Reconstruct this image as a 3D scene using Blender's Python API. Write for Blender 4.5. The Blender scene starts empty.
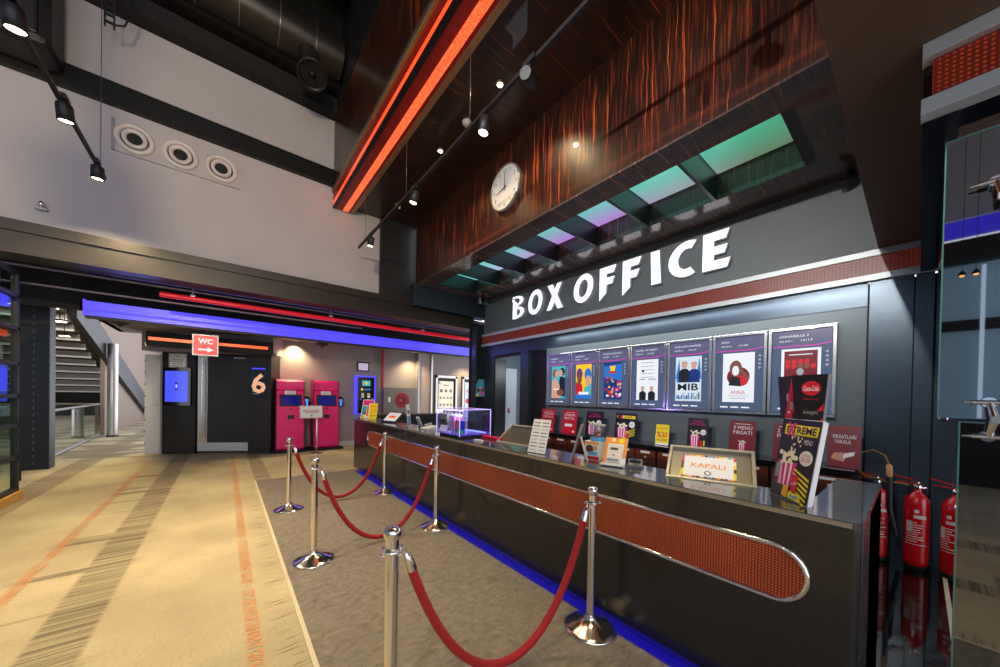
import bpy, bmesh, math, random
from mathutils import Vector, Matrix, Euler
random.seed(7)
C = bpy.context.scene.collection
SC = bpy.context.scene
PI = math.pi

# ------------------------------------------------------------------ camera
def set_camera():
    f, px, py, rx, ry, rz, h = 339.36, 500.0, 399.4, .0099, .8897, .0191, 1.55
    cx, sx, cy, sy, cz, sz = math.cos(rx), math.sin(rx), math.cos(ry), math.sin(ry), math.cos(rz), math.sin(rz)
    Rz = Matrix(((cz, -sz, 0), (sz, cz, 0), (0, 0, 1)))
    Rx = Matrix(((1, 0, 0), (0, cx, -sx), (0, sx, cx)))
    Ry = Matrix(((cy, 0, sy), (0, 1, 0), (-sy, 0, cy)))
    M = Rz @ Rx @ Ry
    a, d, c = M.col[0], M.col[1], M.col[2]
    AX, AY, AZ = c, -a, -d                       # world axes in camera coordinates (x right, y down, z ahead)
    right = Vector((AX[0], AY[0], AZ[0])); down = Vector((AX[1], AY[1], AZ[1])); fwd = Vector((AX[2], AY[2], AZ[2]))
    rot = Matrix((right, -down, -fwd)).transposed()
    cam = bpy.data.cameras.new('camera'); o = bpy.data.objects.new('camera', cam); C.objects.link(o)
    cam.sensor_width = 36; cam.lens = f / 1000 * 36; cam.shift_y = (py - 333.5) / 1000
    cam.clip_start = .02; cam.clip_end = 200
    o.matrix_world = Matrix.Translation((0, 0, h)) @ rot.to_4x4()
    SC.camera = o
set_camera()

# ------------------------------------------------------------------ world, exposure
W = bpy.data.worlds.new('hall_light'); SC.world = W; W.use_nodes = True
bgn = W.node_tree.nodes['Background']; bgn.inputs[0].default_value = (.86, .88, 1.0, 1); bgn.inputs[1].default_value = 2.4
SC.view_settings.view_transform = 'Standard'; SC.view_settings.look = 'None'
SC.view_settings.gamma = 1; SC.view_settings.use_curve_mapping = False
SC.view_settings.exposure = 0.1
SC.cycles.max_bounces = 6; SC.cycles.diffuse_bounces = 3; SC.cycles.glossy_bounces = 3
SC.cycles.transmission_bounces = 4; SC.cycles.transparent_max_bounces = 24
SC.cycles.use_denoising = True; SC.cycles.sample_clamp_indirect = 4; SC.cycles.sample_clamp_direct = 0
SC.cycles.caustics_reflective = False; SC.cycles.caustics_refractive = False
SC.cycles.blur_glossy = 1.0

def lamp(kind, loc, target, power, color, parent=None, size=.1, angle=60, blend=.6, name='lamp'):
    L = bpy.data.lights.new(name, kind); L.energy = power; L.color = color
    o = bpy.data.objects.new(name, L); C.objects.link(o)
    if kind == 'SPOT': L.spot_size = math.radians(angle); L.spot_blend = blend; L.shadow_soft_size = size
    elif kind == 'AREA': L.shape = 'RECTANGLE'; L.size = size[0]; L.size_y = size[1]
    else: L.shadow_soft_size = size
    o.location = loc
    d = Vector(target) - Vector(loc)
    o.rotation_euler = d.to_track_quat('-Z', 'Y').to_euler()
    if parent is not None:
        bpy.context.view_layer.update()
        o.parent = parent; o.matrix_parent_inverse = parent.matrix_world.inverted()
    return o
WARM = (1.0, .78, .43)

# ------------------------------------------------------------------ materials
def lin(c):
    return tuple(((v / 255) / 12.92 if v / 255 <= .04045 else ((v / 255 + .055) / 1.055) ** 2.4) for v in c)
MATS = {}
def mat(name, col=(128, 128, 128), rough=.5, metal=0., emis=None, es=0., coat=0., spec=.5, sheen=0., bump=None, alpha=None):
    if name in MATS: return MATS[name]
    m = bpy.data.materials.new(name); m.use_nodes = True
    nt = m.node_tree; b = nt.nodes['Principled BSDF']
    b.inputs['Base Color'].default_value = (*lin(col), 1)
    b.inputs['Roughness'].default_value = rough; b.inputs['Metallic'].default_value = metal
    b.inputs['Specular IOR Level'].default_value = spec
    if emis: b.inputs['Emission Color'].default_value = (*lin(emis), 1); b.inputs['Emission Strength'].default_value = es
    if coat: b.inputs['Coat Weight'].default_value = coat; b.inputs['Coat Roughness'].default_value = .08
    if sheen: b.inputs['Sheen Weight'].default_value = sheen
    # a light procedural variation so nothing is perfectly uniform
    tc = nt.nodes.new('ShaderNodeTexCoord'); n = nt.nodes.new('ShaderNodeTexNoise')
    sc_, amt = bump if bump else (6., 0.)
    n.inputs['Scale'].default_value = sc_; n.inputs['Detail'].default_value = 4
    nt.links.new(tc.outputs['Object'], n.inputs['Vector'])
    mr = nt.nodes.new('ShaderNodeMapRange')
    mr.inputs['To Min'].default_value = max(0, rough - .04); mr.inputs['To Max'].default_value = min(1, rough + .06)
    nt.links.new(n.outputs['Fac'], mr.inputs['Value']); nt.links.new(mr.outputs[0], b.inputs['Roughness'])
    if amt:
        bp = nt.nodes.new('ShaderNodeBump'); bp.inputs['Strength'].default_value = amt; bp.inputs['Distance'].default_value = .01
        nt.links.new(n.outputs['Fac'], bp.inputs['Height']); nt.links.new(bp.outputs[0], b.inputs['Normal'])
    MATS[name] = m
    return m

class G:
    """tiny node-graph helper"""
    def __init__(s, name, rough=.5, metal=0., coat=0.):
        s.m = bpy.data.materials.new(name); s.m.use_nodes = True; s.nt = s.m.node_tree; s.b = s.nt.nodes['Principled BSDF']
        s.b.inputs['Roughness'].default_value = rough; s.b.inputs['Metallic'].default_value = metal
        s.b.inputs['Coat Weight'].default_value = coat
        MATS[name] = s.m
        tc = s.nt.nodes.new('ShaderNodeTexCoord'); s.P = tc.outputs['Object']
        sep = s.nt.nodes.new('ShaderNodeSeparateXYZ'); s.nt.links.new(s.P, sep.inputs[0])
        s.x, s.y, s.z = sep.outputs
    def _in(s, sock, v):
        if hasattr(v, 'is_output') or isinstance(v, bpy.types.NodeSocket): s.nt.links.new(v, sock)
        else: sock.default_value = v
    def M(s, op, a, b=0., c=0.):
        n = s.nt.nodes.new('ShaderNodeMath'); n.operation = op
        for i, v in enumerate((a, b, c)): s._in(n.inputs[i], v)
        return n.outputs[0]
    def vec(s, x, y, z):
        n = s.nt.nodes.new('ShaderNodeCombineXYZ')
        for i, v in enumerate((x, y, z)): s._in(n.inputs[i], v)
        return n.outputs[0]
    def noise(s, v, scale=1., detail=3., rough=.5):
        n = s.nt.nodes.new('ShaderNodeTexNoise'); s.nt.links.new(v, n.inputs['Vector'])
        n.inputs['Scale'].default_value = scale; n.inputs['Detail'].default_value = detail; n.inputs['Roughness'].default_value = rough
        return n.outputs['Fac']
    def mix(s, f, a, b):
        n = s.nt.nodes.new('ShaderNodeMix'); n.data_type = 'RGBA'
        s._in(n.inputs[0], f)
        for i, v in ((6, a), (7, b)):
            if isinstance(v, tuple): n.inputs[i].default_value = (*lin(v), 1)
            else: s._in(n.inputs[i], v)
        return n.outputs[2]
    def ramp(s, v, lo, hi, a=0., b=1.):
        n = s.nt.nodes.new('ShaderNodeMapRange'); n.clamp = True
        s._in(n.inputs[0], v)
        for i, q in zip((1, 2, 3, 4), (lo, hi, a, b)): n.inputs[i].default_value = q
        return n.outputs[0]
    def color(s, v): s._in(s.b.inputs['Base Color'], v if not isinstance(v, tuple) else (*lin(v), 1)); return s
    def emit(s, v, k):
        s._in(s.b.inputs['Emission Color'], v if not isinstance(v, tuple) else (*lin(v), 1)); s._in(s.b.inputs['Emission Strength'], k); return s
    def rough(s, v): s._in(s.b.inputs['Roughness'], v); return s
    def bump(s, v, k=.3, d=.01):
        n = s.nt.nodes.new('ShaderNodeBump'); n.inputs['Strength'].default_value = k; n.inputs['Distance'].default_value = d
        s.nt.links.new(v, n.inputs['Height']); s.nt.links.new(n.outputs[0], s.b.inputs['Normal']); return s

def ebony(name, across, along, dense=1., base=(20, 11, 9), streak=(150, 62, 24), rough=.16, seam=0):
    """dark ebony veneer with orange streaks; across/along pick the axes of the grain"""
    g = G(name, rough, coat=.2)
    ax = dict(x=g.x, y=g.y, z=g.z)
    a, l = ax[across], ax[along]
    v = g.vec(g.M('MULTIPLY', a, 20.), g.M('MULTIPLY', l, 1.1), 0.)
    wob = g.noise(g.vec(g.M('MULTIPLY', a, 4.), g.M('MULTIPLY', l, 4.5), 1.7), 1., 2)
    v2 = g.vec(g.M('ADD', g.M('MULTIPLY', a, 34.), g.M('MULTIPLY', wob, 1.6)), g.M('MULTIPLY', l, .75), 3.)
    n1 = g.noise(v2, 1., 2.5, .55)
    n2 = g.noise(g.vec(g.M('MULTIPLY', a, 70.), g.M('MULTIPLY', l, 2.), 5.), 1., 3)
    n3 = g.noise(g.vec(g.M('MULTIPLY', a, 1.3), g.M('MULTIPLY', l, .9), 9.), 1., 2)
    s1 = g.ramp(n1, .60 - .05 * (dense - 1), .70 - .05 * (dense - 1))
    s1 = g.M('MULTIPLY', s1, g.ramp(n3, .36, .58, .12, 1.))
    s2 = g.M('MULTIPLY', g.ramp(n2, .5, .75), .28)
    f = g.M('MINIMUM', g.M('ADD', s1, s2), 1.)
    g.color(g.mix(f, base, streak))
    return g.m

ebony('ebony_fascia', 'y', 'z', 1.5, base=(26, 14, 11), streak=(186, 84, 36), rough=.36)
ebony('ebony_ceiling', 'y', 'x', 1.0, base=(34, 20, 15), streak=(150, 64, 26), rough=.4)
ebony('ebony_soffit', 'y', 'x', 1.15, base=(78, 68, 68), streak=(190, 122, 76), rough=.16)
ebony('ebony_back', 'y', 'z', 1.4, base=(26, 14, 10), streak=(140, 66, 30), rough=.35)

def dots(name, a, b, pitch, bright, dark, k, rad=.33):
    g = G(name, .35)
    ax = dict(x=g.x, y=g.y, z=g.z)
    fa = g.M('SUBTRACT', g.M('FRACT', g.M('MULTIPLY', ax[a], 1 / pitch)), .5)
    fb = g.M('SUBTRACT', g.M('FRACT', g.M('MULTIPLY', ax[b], 1 / pitch)), .5)
    d = g.M('SQRT', g.M('ADD', g.M('MULTIPLY', fa, fa), g.M('MULTIPLY', fb, fb)))
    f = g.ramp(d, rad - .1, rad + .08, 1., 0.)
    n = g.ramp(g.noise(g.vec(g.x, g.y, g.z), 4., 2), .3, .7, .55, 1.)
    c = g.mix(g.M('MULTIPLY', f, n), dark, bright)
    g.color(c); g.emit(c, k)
    return g.m
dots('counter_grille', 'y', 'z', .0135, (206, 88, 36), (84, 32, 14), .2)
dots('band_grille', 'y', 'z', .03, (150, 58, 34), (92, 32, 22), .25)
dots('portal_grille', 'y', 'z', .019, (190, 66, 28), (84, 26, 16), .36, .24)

M_ = mat
chrome = M_('chrome', (225, 222, 215), .12, 1.)
brushed = M_('brushed_steel', (185, 182, 176), .3, 1.)
silver = M_('aluminium', (196, 202, 206), .38, .35)
black = M_('black_paint', (20, 20, 22), .5)
blackgloss = M_('black_gloss', (14, 14, 16), .12, coat=.3)
softblack = M_('matt_black', (13, 12, 12), .75)
beamsteel = M_('beam_steel', (44, 38, 33), .4, .3, bump=(9, .3))
steelblack = M_('blackened_steel', (17, 16, 15), .42, .3, bump=(9, .3))
velvet = M_('red_velvet', (138, 3, 12), .85, sheen=.06, bump=(90, .3))
pink = M_('magenta_enamel', (232, 0, 112), .42)
pinkdark = M_('dark_magenta', (150, 8, 78), .35)
red_ext = M_('extinguisher_red', (186, 14, 18), .22, coat=.5)
paper = M_('white_paper', (226, 222, 214), .7)
white = M_('white_plastic', (214, 214, 212), .4)
maroon = M_('maroon_print', (122, 16, 30), .35)
acry = None
blueled = M_('blue_led', (60, 60, 200), .3, emis=(72, 62, 255), es=1.15)
redled = M_('red_led', (200, 60, 30), .3, emis=(255, 74, 34), es=1.5)
redglow = M_('red_glow_channel', (150, 26, 14), .4)  # red glow of the light strips is put into this base colour
floorblue = M_('blue_strip_light', (10, 10, 120), .3, emis=(24, 16, 170), es=.42)
lensmat = M_('lamp_lens', (255, 245, 220), .3, emis=(255, 238, 200), es=9.)

def glassmat(name, tint=(225, 245, 238), refl=.12, thin=True, rough=.0):
    m = bpy.data.materials.new(name); m.use_nodes = True; nt = m.node_tree
    for n in list(nt.nodes):
        if n.type != 'OUTPUT_MATERIAL': nt.nodes.remove(n)
    out = nt.nodes['Material Output']
    tr = nt.nodes.new('ShaderNodeBsdfTransparent'); tr.inputs[0].default_value = (*lin(tint), 1)
    gl = nt.nodes.new('ShaderNodeBsdfGlossy'); gl.inputs['Roughness'].default_value = rough + .015
    lw_ = nt.nodes.new('ShaderNodeLayerWeight'); fr = nt.nodes.new('ShaderNodeMath'); fr.operation = 'POWER'; fr.inputs[1].default_value = 4.; nt.links.new(lw_.outputs['Facing'], fr.inputs[0])
    ad = nt.nodes.new('ShaderNodeMath'); ad.operation = 'ADD'; ad.inputs[1].default_value = refl; ad.use_clamp = True
    nt.links.new(fr.outputs[0], ad.inputs[0])
    mx = nt.nodes.new('ShaderNodeMixShader'); nt.links.new(ad.outputs[0], mx.inputs[0])
    nt.links.new(tr.outputs[0], mx.inputs[1]); nt.links.new(gl.outputs[0], mx.inputs[2]); nt.links.new(mx.outputs[0], out.inputs[0])
    MATS[name] = m; return m
glass = glassmat('clear_glass')
dimglass = glassmat('smoked_glass', (104, 122, 126), .22)
acrylic = glassmat('acrylic', (236, 236, 250), .05)

# ------------------------------------------------------------------ mesh builder
class MB:
    def __init__(s): s.v = []; s.f = []; s.mi = []; s.mats = []; s.smooth = []; s.M = Matrix()
    def m(s, material):
        if material not in s.mats: s.mats.append(material)
        s.cur = s.mats.index(material); return s
    def add(s, vs, fs, smooth=False):
        o = len(s.v)
        for p in vs: s.v.append(tuple(s.M @ Vector(p)))
        for f in fs: s.f.append([i + o for i in f]); s.mi.append(s.cur); s.smooth.append(smooth)
        return s
    def box(s, x0, x1, y0, y1, z0, z1, bev=0.):
        if x0 > x1: x0, x1 = x1, x0
        if y0 > y1: y0, y1 = y1, y0
        if z0 > z1: z0, z1 = z1, z0
        if bev:
            bm = bmesh.new(); bmesh.ops.create_cube(bm, size=1)
            for v in bm.verts: v.co = Vector(((x0 + x1) / 2 + v.co.x * (x1 - x0), (y0 + y1) / 2 + v.co.y * (y1 - y0), (z0 + z1) / 2 + v.co.z * (z1 - z0)))
            bmesh.ops.bevel(bm, geom=list(bm.edges), offset=bev, segments=2, affect='EDGES', profile=.5)
            bm.verts.index_update()
            s.add([v.co.copy() for v in bm.verts], [[v.index for v in f.verts] for f in bm.faces]); bm.free(); return s
        vs = [(x, y, z) for x in (x0, x1) for y in (y0, y1) for z in (z0, z1)]
        return s.add(vs, [(0, 1, 3, 2), (4, 6, 7, 5), (0, 4, 5, 1), (2, 3, 7, 6), (0, 2, 6, 4), (1, 5, 7, 3)])
    def prism(s, poly, a0, a1, axis='y', smooth=False):
        """poly of 2D points extruded along axis; for axis y points are (x,z), x: (y,z), z: (x,y)"""
        def P(p, a):
            return {'y': (p[0], a, p[1]), 'x': (a, p[0], p[1]), 'z': (p[0], p[1], a)}[axis]
        n = len(poly); vs = [P(p, a0) for p in poly] + [P(p, a1) for p in poly]
        fs = [list(range(n)), list(range(2 * n - 1, n - 1, -1))]
        s.add(vs, fs)
        return s.add(vs, [(i, (i + 1) % n, n + (i + 1) % n, n + i) for i in range(n)], smooth)
    def lathe(s, prof, n=28, c=(0, 0), closed=False):
        """prof of (r, z)"""
        vs = []; fs = []
        for r, z in prof:
            for k in range(n):
                a = 2 * PI * k / n; vs.append((c[0] + r * math.cos(a), c[1] + r * math.sin(a), z))
        L = len(prof)
        for i in range(L - 1):
            for k in range(n):
                k2 = (k + 1) % n; fs.append((i * n + k, i * n + k2, (i + 1) * n + k2, (i + 1) * n + k))
        s.add(vs, fs, True)
        caps = []
        if prof[0][0] > 1e-4: caps.append(list(range(n - 1, -1, -1)))
        if prof[-1][0] > 1e-4: caps.append([(L - 1) * n + k for k in range(n)])
        if caps: s.add(vs, caps)
        return s
    def tube(s, pts, r, n=12, closed=False, cap=True):
        pts = [Vector(p) for p in pts]; N = len(pts)
        rs = r if isinstance(r, (list, tuple)) else [r] * N
        vs = []; prev = None
        for i, p in enumerate(pts):
            if closed: t = pts[(i + 1) % N] - pts[i - 1]
            else: t = (pts[min(i + 1, N - 1)] - pts[max(i - 1, 0)])
            t.normalize()
            if prev is None:
                up = Vector((0, 0, 1)) if abs(t.z) < .9 else Vector((1, 0, 0)); a = t.cross(up).normalized()
            else:
                a = prev - t * prev.dot(t); a.normalize()
            prev = a; b = t.cross(a)
            for k in range(n):
                w = 2 * PI * k / n; vs.append(p + (a * math.cos(w) + b * math.sin(w)) * rs[i])
        fs = []
        for i in range(N if closed else N - 1):
            j = (i + 1) % N
            for k in range(n):
                k2 = (k + 1) % n; fs.append((i * n + k, i * n + k2, j * n + k2, j * n + k))
        s.add(vs, fs, True)
        if cap and not closed: s.add(vs, [list(range(n - 1, -1, -1)), [(N - 1) * n + k for k in range(n)]])
        return s
    def rect(s, x0, x1, z0, z1, y=0.): return s.add([(x0, y, z0), (x1, y, z0), (x1, y, z1), (x0, y, z1)], [(0, 1, 2, 3)])
    def poly(s, pts, y=0.): return s.add([(p[0], y, p[1]) for p in pts], [list(range(len(pts)))])
    def disc(s, cx, cz, rx, rz=None, y=0., n=24, a0=0, a1=2 * PI):
        rz = rz or rx
        return s.poly([(cx + rx * math.cos(a0 + (a1 - a0) * k / n), cz + rz * math.sin(a0 + (a1 - a0) * k / n)) for k in range(n)], y)
    def text(s, txt, cx, cz, h, y=0., w=None, depth=0., shear=0., bold=0., align='CENTER', rot=0.):
        vs, fs, bb = text_mesh(txt, bold, shear, depth)
        if not vs: return s
        sc = h / .7; tw = bb[1] - bb[0]
        sx = sc if w is None else w / tw
        mid = (bb[0] + bb[1]) / 2 if align == 'CENTER' else bb[0]
        cr, sr = math.cos(rot), math.sin(rot); out = []
        for p in vs:
            X = (p[0] - mid) * sx; Z = (p[1] - .36) * sc
            out.append((cx + X * cr - Z * sr, y - p[2] * sc, cz + X * sr + Z * cr))
        return s.add(out, fs)
    def build(s, name, parent=None, label=None):
        me = bpy.data.meshes.new(name); me.from_pydata(s.v, [], s.f)
        for mm in s.mats: me.materials.append(mm)
        me.polygons.foreach_set('material_index', s.mi); me.polygons.foreach_set('use_smooth', s.smooth)
        me.update()
        o = bpy.data.objects.new(name, me); C.objects.link(o)
        if parent is not None: o.parent = parent
        if label: o['label'] = label
        return o
_T = {}
def text_mesh(txt, bold, shear, depth):
    key = (txt, bold, shear, depth)
    if key in _T: return _T[key]
    cu = bpy.data.curves.new('t', 'FONT'); cu.body = txt; cu.size = 1; cu.offset = bold; cu.shear = shear; cu.extrude = depth / 2; cu.resolution_u = 2
    ob = bpy.data.objects.new('t', cu); C.objects.link(ob)
    bpy.context.view_layer.update()
    dg = bpy.context.evaluated_depsgraph_get(); me = bpy.data.meshes.new_from_object(ob.evaluated_get(dg))
    vs = [tuple(v.co) for v in me.vertices]; fs = [list(p.vertices) for p in me.polygons]
    bb = (min(v[0] for v in vs), max(v[0] for v in vs)) if vs else (0, 1)
    bpy.data.objects.remove(ob); bpy.data.curves.remove(cu); bpy.data.meshes.remove(me)
    _T[key] = (vs, fs, bb); return _T[key]

def thing(name, label, cat, loc=(0, 0, 0), rot=0., group=None, tilt=0.):
    o = bpy.data.objects.new(name, None); C.objects.link(o); o.empty_display_size = .1
    o.location = loc; o.rotation_euler = (-tilt, 0, rot); o['label'] = label; o['category'] = cat
    if group: o['group'] = group
    return o
def tag(o, label, cat, group=None):
    o['label'] = label; o['category'] = cat
    if group: o['group'] = group
    return o
def struct(o): o['kind'] = 'structure'; return o
def bx(material, *b, bev=0.): return MB().m(material).box(*b, bev=bev)
RW = -PI / 2            # things that face the hall from the box-office wall (local -y becomes world -x)

# ================================================================== THE SETTING
XW = 5.25; YU = 7.5
# ---- floors
g = G('carpet', .85)
n_big = g.noise(g.vec(g.x, g.y, 0.), .9, 4); n_fine = g.noise(g.P, 60., 4)
base = g.mix(g.ramp(n_big, .3, .7), (148, 136, 110), (188, 176, 142))
base = g.mix(g.M('MULTIPLY', g.ramp(n_fine, .45, .75), .35), base, (118, 104, 84))
def inband(a, b, soft=.015): return g.M('MULTIPLY', g.ramp(g.x, a - soft, a + soft), g.ramp(g.x, b - soft, b + soft, 1., 0.))
lines = g.ramp(g.noise(g.vec(g.M('MULTIPLY', g.x, .5), g.M('MULTIPLY', g.y, 34.), 0.), 1., 3, .7), .47, .56)
lines2 = g.ramp(g.noise(g.vec(g.M('MULTIPLY', g.x, 2.), g.M('MULTIPLY', g.y, 44.), 4.), 1., 3, .7), .55, .62)
blk = g.noise(g.vec(g.M('MULTIPLY', g.x, .7), g.M('MULTIPLY', g.y, 1.1), 2.), 1., 1)
bands = g.M('MAXIMUM', g.M('MAXIMUM', inband(-.91, -.64), inband(-2.42, -2.05)), g.M('MULTIPLY', inband(.42, .66), g.ramp(g.y, 7.2, 7.25)))
lead = g.M('MULTIPLY', inband(-1.25, -.64, .1), g.ramp(g.noise(g.vec(1., g.M('MULTIPLY', g.y, 3.3), 8.), 1., 1), .56, .6))
ticks = g.M('MULTIPLY', inband(.27, .385, .05), .75)
farr = g.M('MULTIPLY', g.ramp(g.y, 11., 11.2), g.ramp(g.noise(g.vec(g.M('MULTIPLY', g.x, .6), g.M('MULTIPLY', g.y, 1.3), 2.), 1., 1), .5, .54))
f = g.M('MULTIPLY', g.M('MAXIMUM', bands, lead), g.M('ADD', g.M('MULTIPLY', lines, .55), .30))
f = g.M('MAXIMUM', f, g.M('MULTIPLY', ticks, lines2))
f = g.M('MAXIMUM', f, g.M('MULTIPLY', farr, .7))
g.color(g.mix(g.M('MINIMUM', g.M('MULTIPLY', f, .9), 1.), base, (70, 58, 46))); g.bump(n_fine, .25, .004)
carpet = g.m
g = G('slate_vinyl', .55)
n1 = g.noise(g.P, 2.2, 5, .6); n2 = g.noise(g.vec(g.M('ADD', g.x, g.M('MULTIPLY', n1, .4)), g.M('MULTIPLY', g.y, 1.4), 0.), 16., 6, .65)
g.color(g.mix(g.ramp(n2, .3, .72), g.mix(g.ramp(n1, .3, .7), (82, 77, 70), (104, 99, 91)), (138, 130, 118))); g.bump(n2, 1., .02)
slate = g.m
g = G('black_granite', .06)
n2 = g.noise(g.P, 160., 3); g.color(g.mix(g.ramp(n2, .62, .75), (10, 9, 9), (60, 54, 50)))
granite = g.m

fl = struct(MB().m(carpet).prism([(-9, -5), (.42, -5), (.42, 7.22), (5.25, 7.22), (9.5, 7.22), (9.5, 12), (0, 12.2), (0, 30), (-9, 30)], -.1, 0, 'z').build('floor'))
struct(MB().m(slate).box(.42, 2.4, -5, 7.22, -.1, .002).build('floor_vinyl'))
struct(MB().m(granite).box(2.4, 5.35, -5, 7.22, -.1, .0).build('floor_granite'))
struct(bx(M_('floor_trim', (196, 186, 160), .4), .402, .428, -5, 7.22, 0, .006).build('trim_1'))
struct(bx(M_('inlay_line', (200, 190, 165), .3), 2.6, 5.25, -.19, -.165, 0, .002).build('trim_2'))
orange = M_('orange_yarn', (206, 138, 84), .9)
for x, per, off in ((.155, 1.12, 3.27), (-1.23, 1.12, 3.7)):
    lt = MB().m(orange); yy = off + 6 * per
    while yy > .8:
        lt.M = Matrix(((0, 0, 1, x), (-1, 0, 0, yy), (0, -1, 0, 0), (0, 0, 0, 1)))
        lt.text('CITY LIFE ENTERTAINMENT GROUP  •', 0, 0, .078, -.003, w=1.07, align='LEFT'); yy -= per
    lt.build('carpet_lettering', fl)

# ---- upper left wall, its beams
g = G('white_wall', .85); n = g.noise(g.P, 1.5, 3); g.color(g.mix(n, (168, 163, 164), (182, 177, 178))); wallm = g.m
g = G('grey_wall', .8); n = g.noise(g.P, 2.5, 3); g.color(g.mix(n, (138, 128, 126), (152, 142, 138))); greyw = g.m
struct(bx(wallm, -9, 2.62, YU, YU + .25, 3.62, 7.05).build('wall_front'))
struct(bx(steelblack, -9, 1.66, YU - .10, YU, 5.67, 5.98).build('trim_3'))
b = MB().m(beamsteel).box(-9, 5.05, YU - .16, YU + .25, 3.56, 3.70).box(-9, 5.05, YU - .13, YU + .25, 3.36, 3.56).box(-9, 5.05, YU - .2, YU + .25, 3.26, 3.36)
struct(b.build('trim_4'))
b = MB().m(softblack).box(-9, 1.66, YU - .25, YU + .2, 7.0, 7.5).box(-9, 1.76, YU, YU + .2, 7.05, 8.7).m(steelblack).box(-9, 1.66, YU - .5, YU - .25, 7.28, 7.5)
struct(b.build('trim_5'))
struct(bx(black, 2.60, 3.34, YU - .12, YU + .2, 3.70, 5.37).build('trim_6'))
struct(bx(softblack, 2.62, 5.5, YU, YU + .2, 3.62, 5.5).build('wall_front_dark'))
# ---- tall ceiling over the hall
b = MB().m(softblack).box(-9, 1.66, -5, YU + .3, 8.6, 8.7)
for i in range(9): b.m(black).box(-9, 1.66, -1.0 + i * 1.0, -.9 + i * 1.0, 8.2, 8.6)
for i in range(6): b.m(black).box(-7 + i * 1.5, -6.9 + i * 1.5, -5, 7.3, 8.05, 8.2)
struct(b.build('ceiling'))
# ---- lowered ebony bulkhead over the queue
struct(bx(MATS['ebony_ceiling'], 2.08, 3.40, -4, YU, 5.37, 5.5).build('ceiling_wood'))
struct(bx(MATS['ebony_fascia'], 1.665, 1.76, -4, YU, 5.6, 7.1).build('wall_bulkhead'))
struct(bx(black, 1.655, 1.76, -4, YU, 7.1, 8.6).build('wall_bulkhead_top'))
# ---- canopy: fascia, soffit with a trough of seven lit panels
cp = thing('ticket_canopy', 'dark striped wood canopy above the lit lettering with seven glowing recessed ceiling panels', 'canopy', (0, 0, 0))
MB().m(MATS['ebony_fascia']).box(3.31, 3.40, .29, 7.18, 4.02, 5.37).build('fascia', cp)
sof = MATS['ebony_soffit']
b = MB().m(sof).box(3.305, 3.65, .29, 7.18, 4.0, 4.02).box(3.41, 3.65, .29, 7.18, 4.02, 4.06).box(4.66, XW, .29, 7.18, 4.0, 4.06).box(3.65, 4.66, 6.76, 7.18, 4.0, 4.06).box(3.65, 4.66, .29, .70, 4.0, 4.06)
b.build('soffit', cp)
MB().m(MATS['ebony_fascia']).box(4.66, 4.70, .7, 6.76, 4.06, 4.32).box(3.61, 3.65, .7, 6.76, 4.06, 4.32).build('trough_side', cp)
MB().m(softblack).box(3.5, 4.8, .6, 6.9, 4.36, 4.40).build('trough_top', cp)
g = G('glow_panel', .3)
# frosted panels lit by colour changing strips: teal at the hall side, violet and white inside
tx = g.ramp(g.x, 3.95, 4.62)
vio = g.mix(g.ramp(g.y, 1.2, 2.0), (96, 128, 100), (150, 160, 170)); vio = g.mix(g.ramp(g.y, 2.2, 3.0), vio, (176, 128, 206)); vio = g.mix(g.ramp(g.y, 4.4, 5.6), vio, (170, 190, 220)); vio = g.mix(g.ramp(g.y, 5.9, 6.6), vio, (120, 196, 200))
tea = g.mix(g.ramp(g.y, .9, 2.), (56, 176, 134), (60, 206, 180))
c = g.mix(tx, tea, vio); g.color((60, 60, 60)); g.emit(c, .95)
glow = g.m
slab = M_('rib_lacquer', (15, 16, 19), .35)
ys = [.79 + .853 * i for i in range(8)]
for i in range(7): MB().m(glow).box(3.65, 4.66, ys[i] + (.0 if i else -.02), ys[i + 1] - .035, 4.315, 4.335).build('light_panel', cp)
for i in range(8):
    y0, y1 = (ys[i] - .035, ys[i]) if i else (.70, .79)
    MB().m(slab).box(3.65, 4.66, y0, y1, 4.0, 4.31).build('rib', cp)
for i in range(7):
    yc = (ys[i] + ys[i + 1]) / 2
    col = [(.45, 1, .8), (.4, 1, .9), (.6, .8, 1), (.7, .7, 1), (.6, .85, 1), (.5, 1, .95), (.3, 1, .85)][i]
    lamp('AREA', (4.15, yc, 4.30), (4.15, yc, 0), .8, col, cp, size=(.9, .75), name='panel_light')
# ---- sign wall
g = G('sign_panel', .5, .15); n = g.noise(g.P, 3., 4); seam = g.M('LESS_THAN', g.M('ABSOLUTE', g.M('SUBTRACT', g.M('FRACT', g.M('DIVIDE', g.M('SUBTRACT', g.y, 1.05), 2.44)), .5)), .0012)
g.color(g.mix(n, (92, 97, 100), (104, 109, 112))); signm = g.m
struct(bx(signm, XW, XW + .2, .25, 7.2, 3.1, 4.1).build('wall_sign'))
g = G('blue_steel', .28, .55); n = g.noise(g.P, 2.3, 4); g.color(g.mix(n, (44, 56, 66), (76, 90, 102))); bsteel = g.m
gp = G('grey_panel', .45, .1); gp.color((98, 108, 112)); gpm = gp.m
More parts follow.
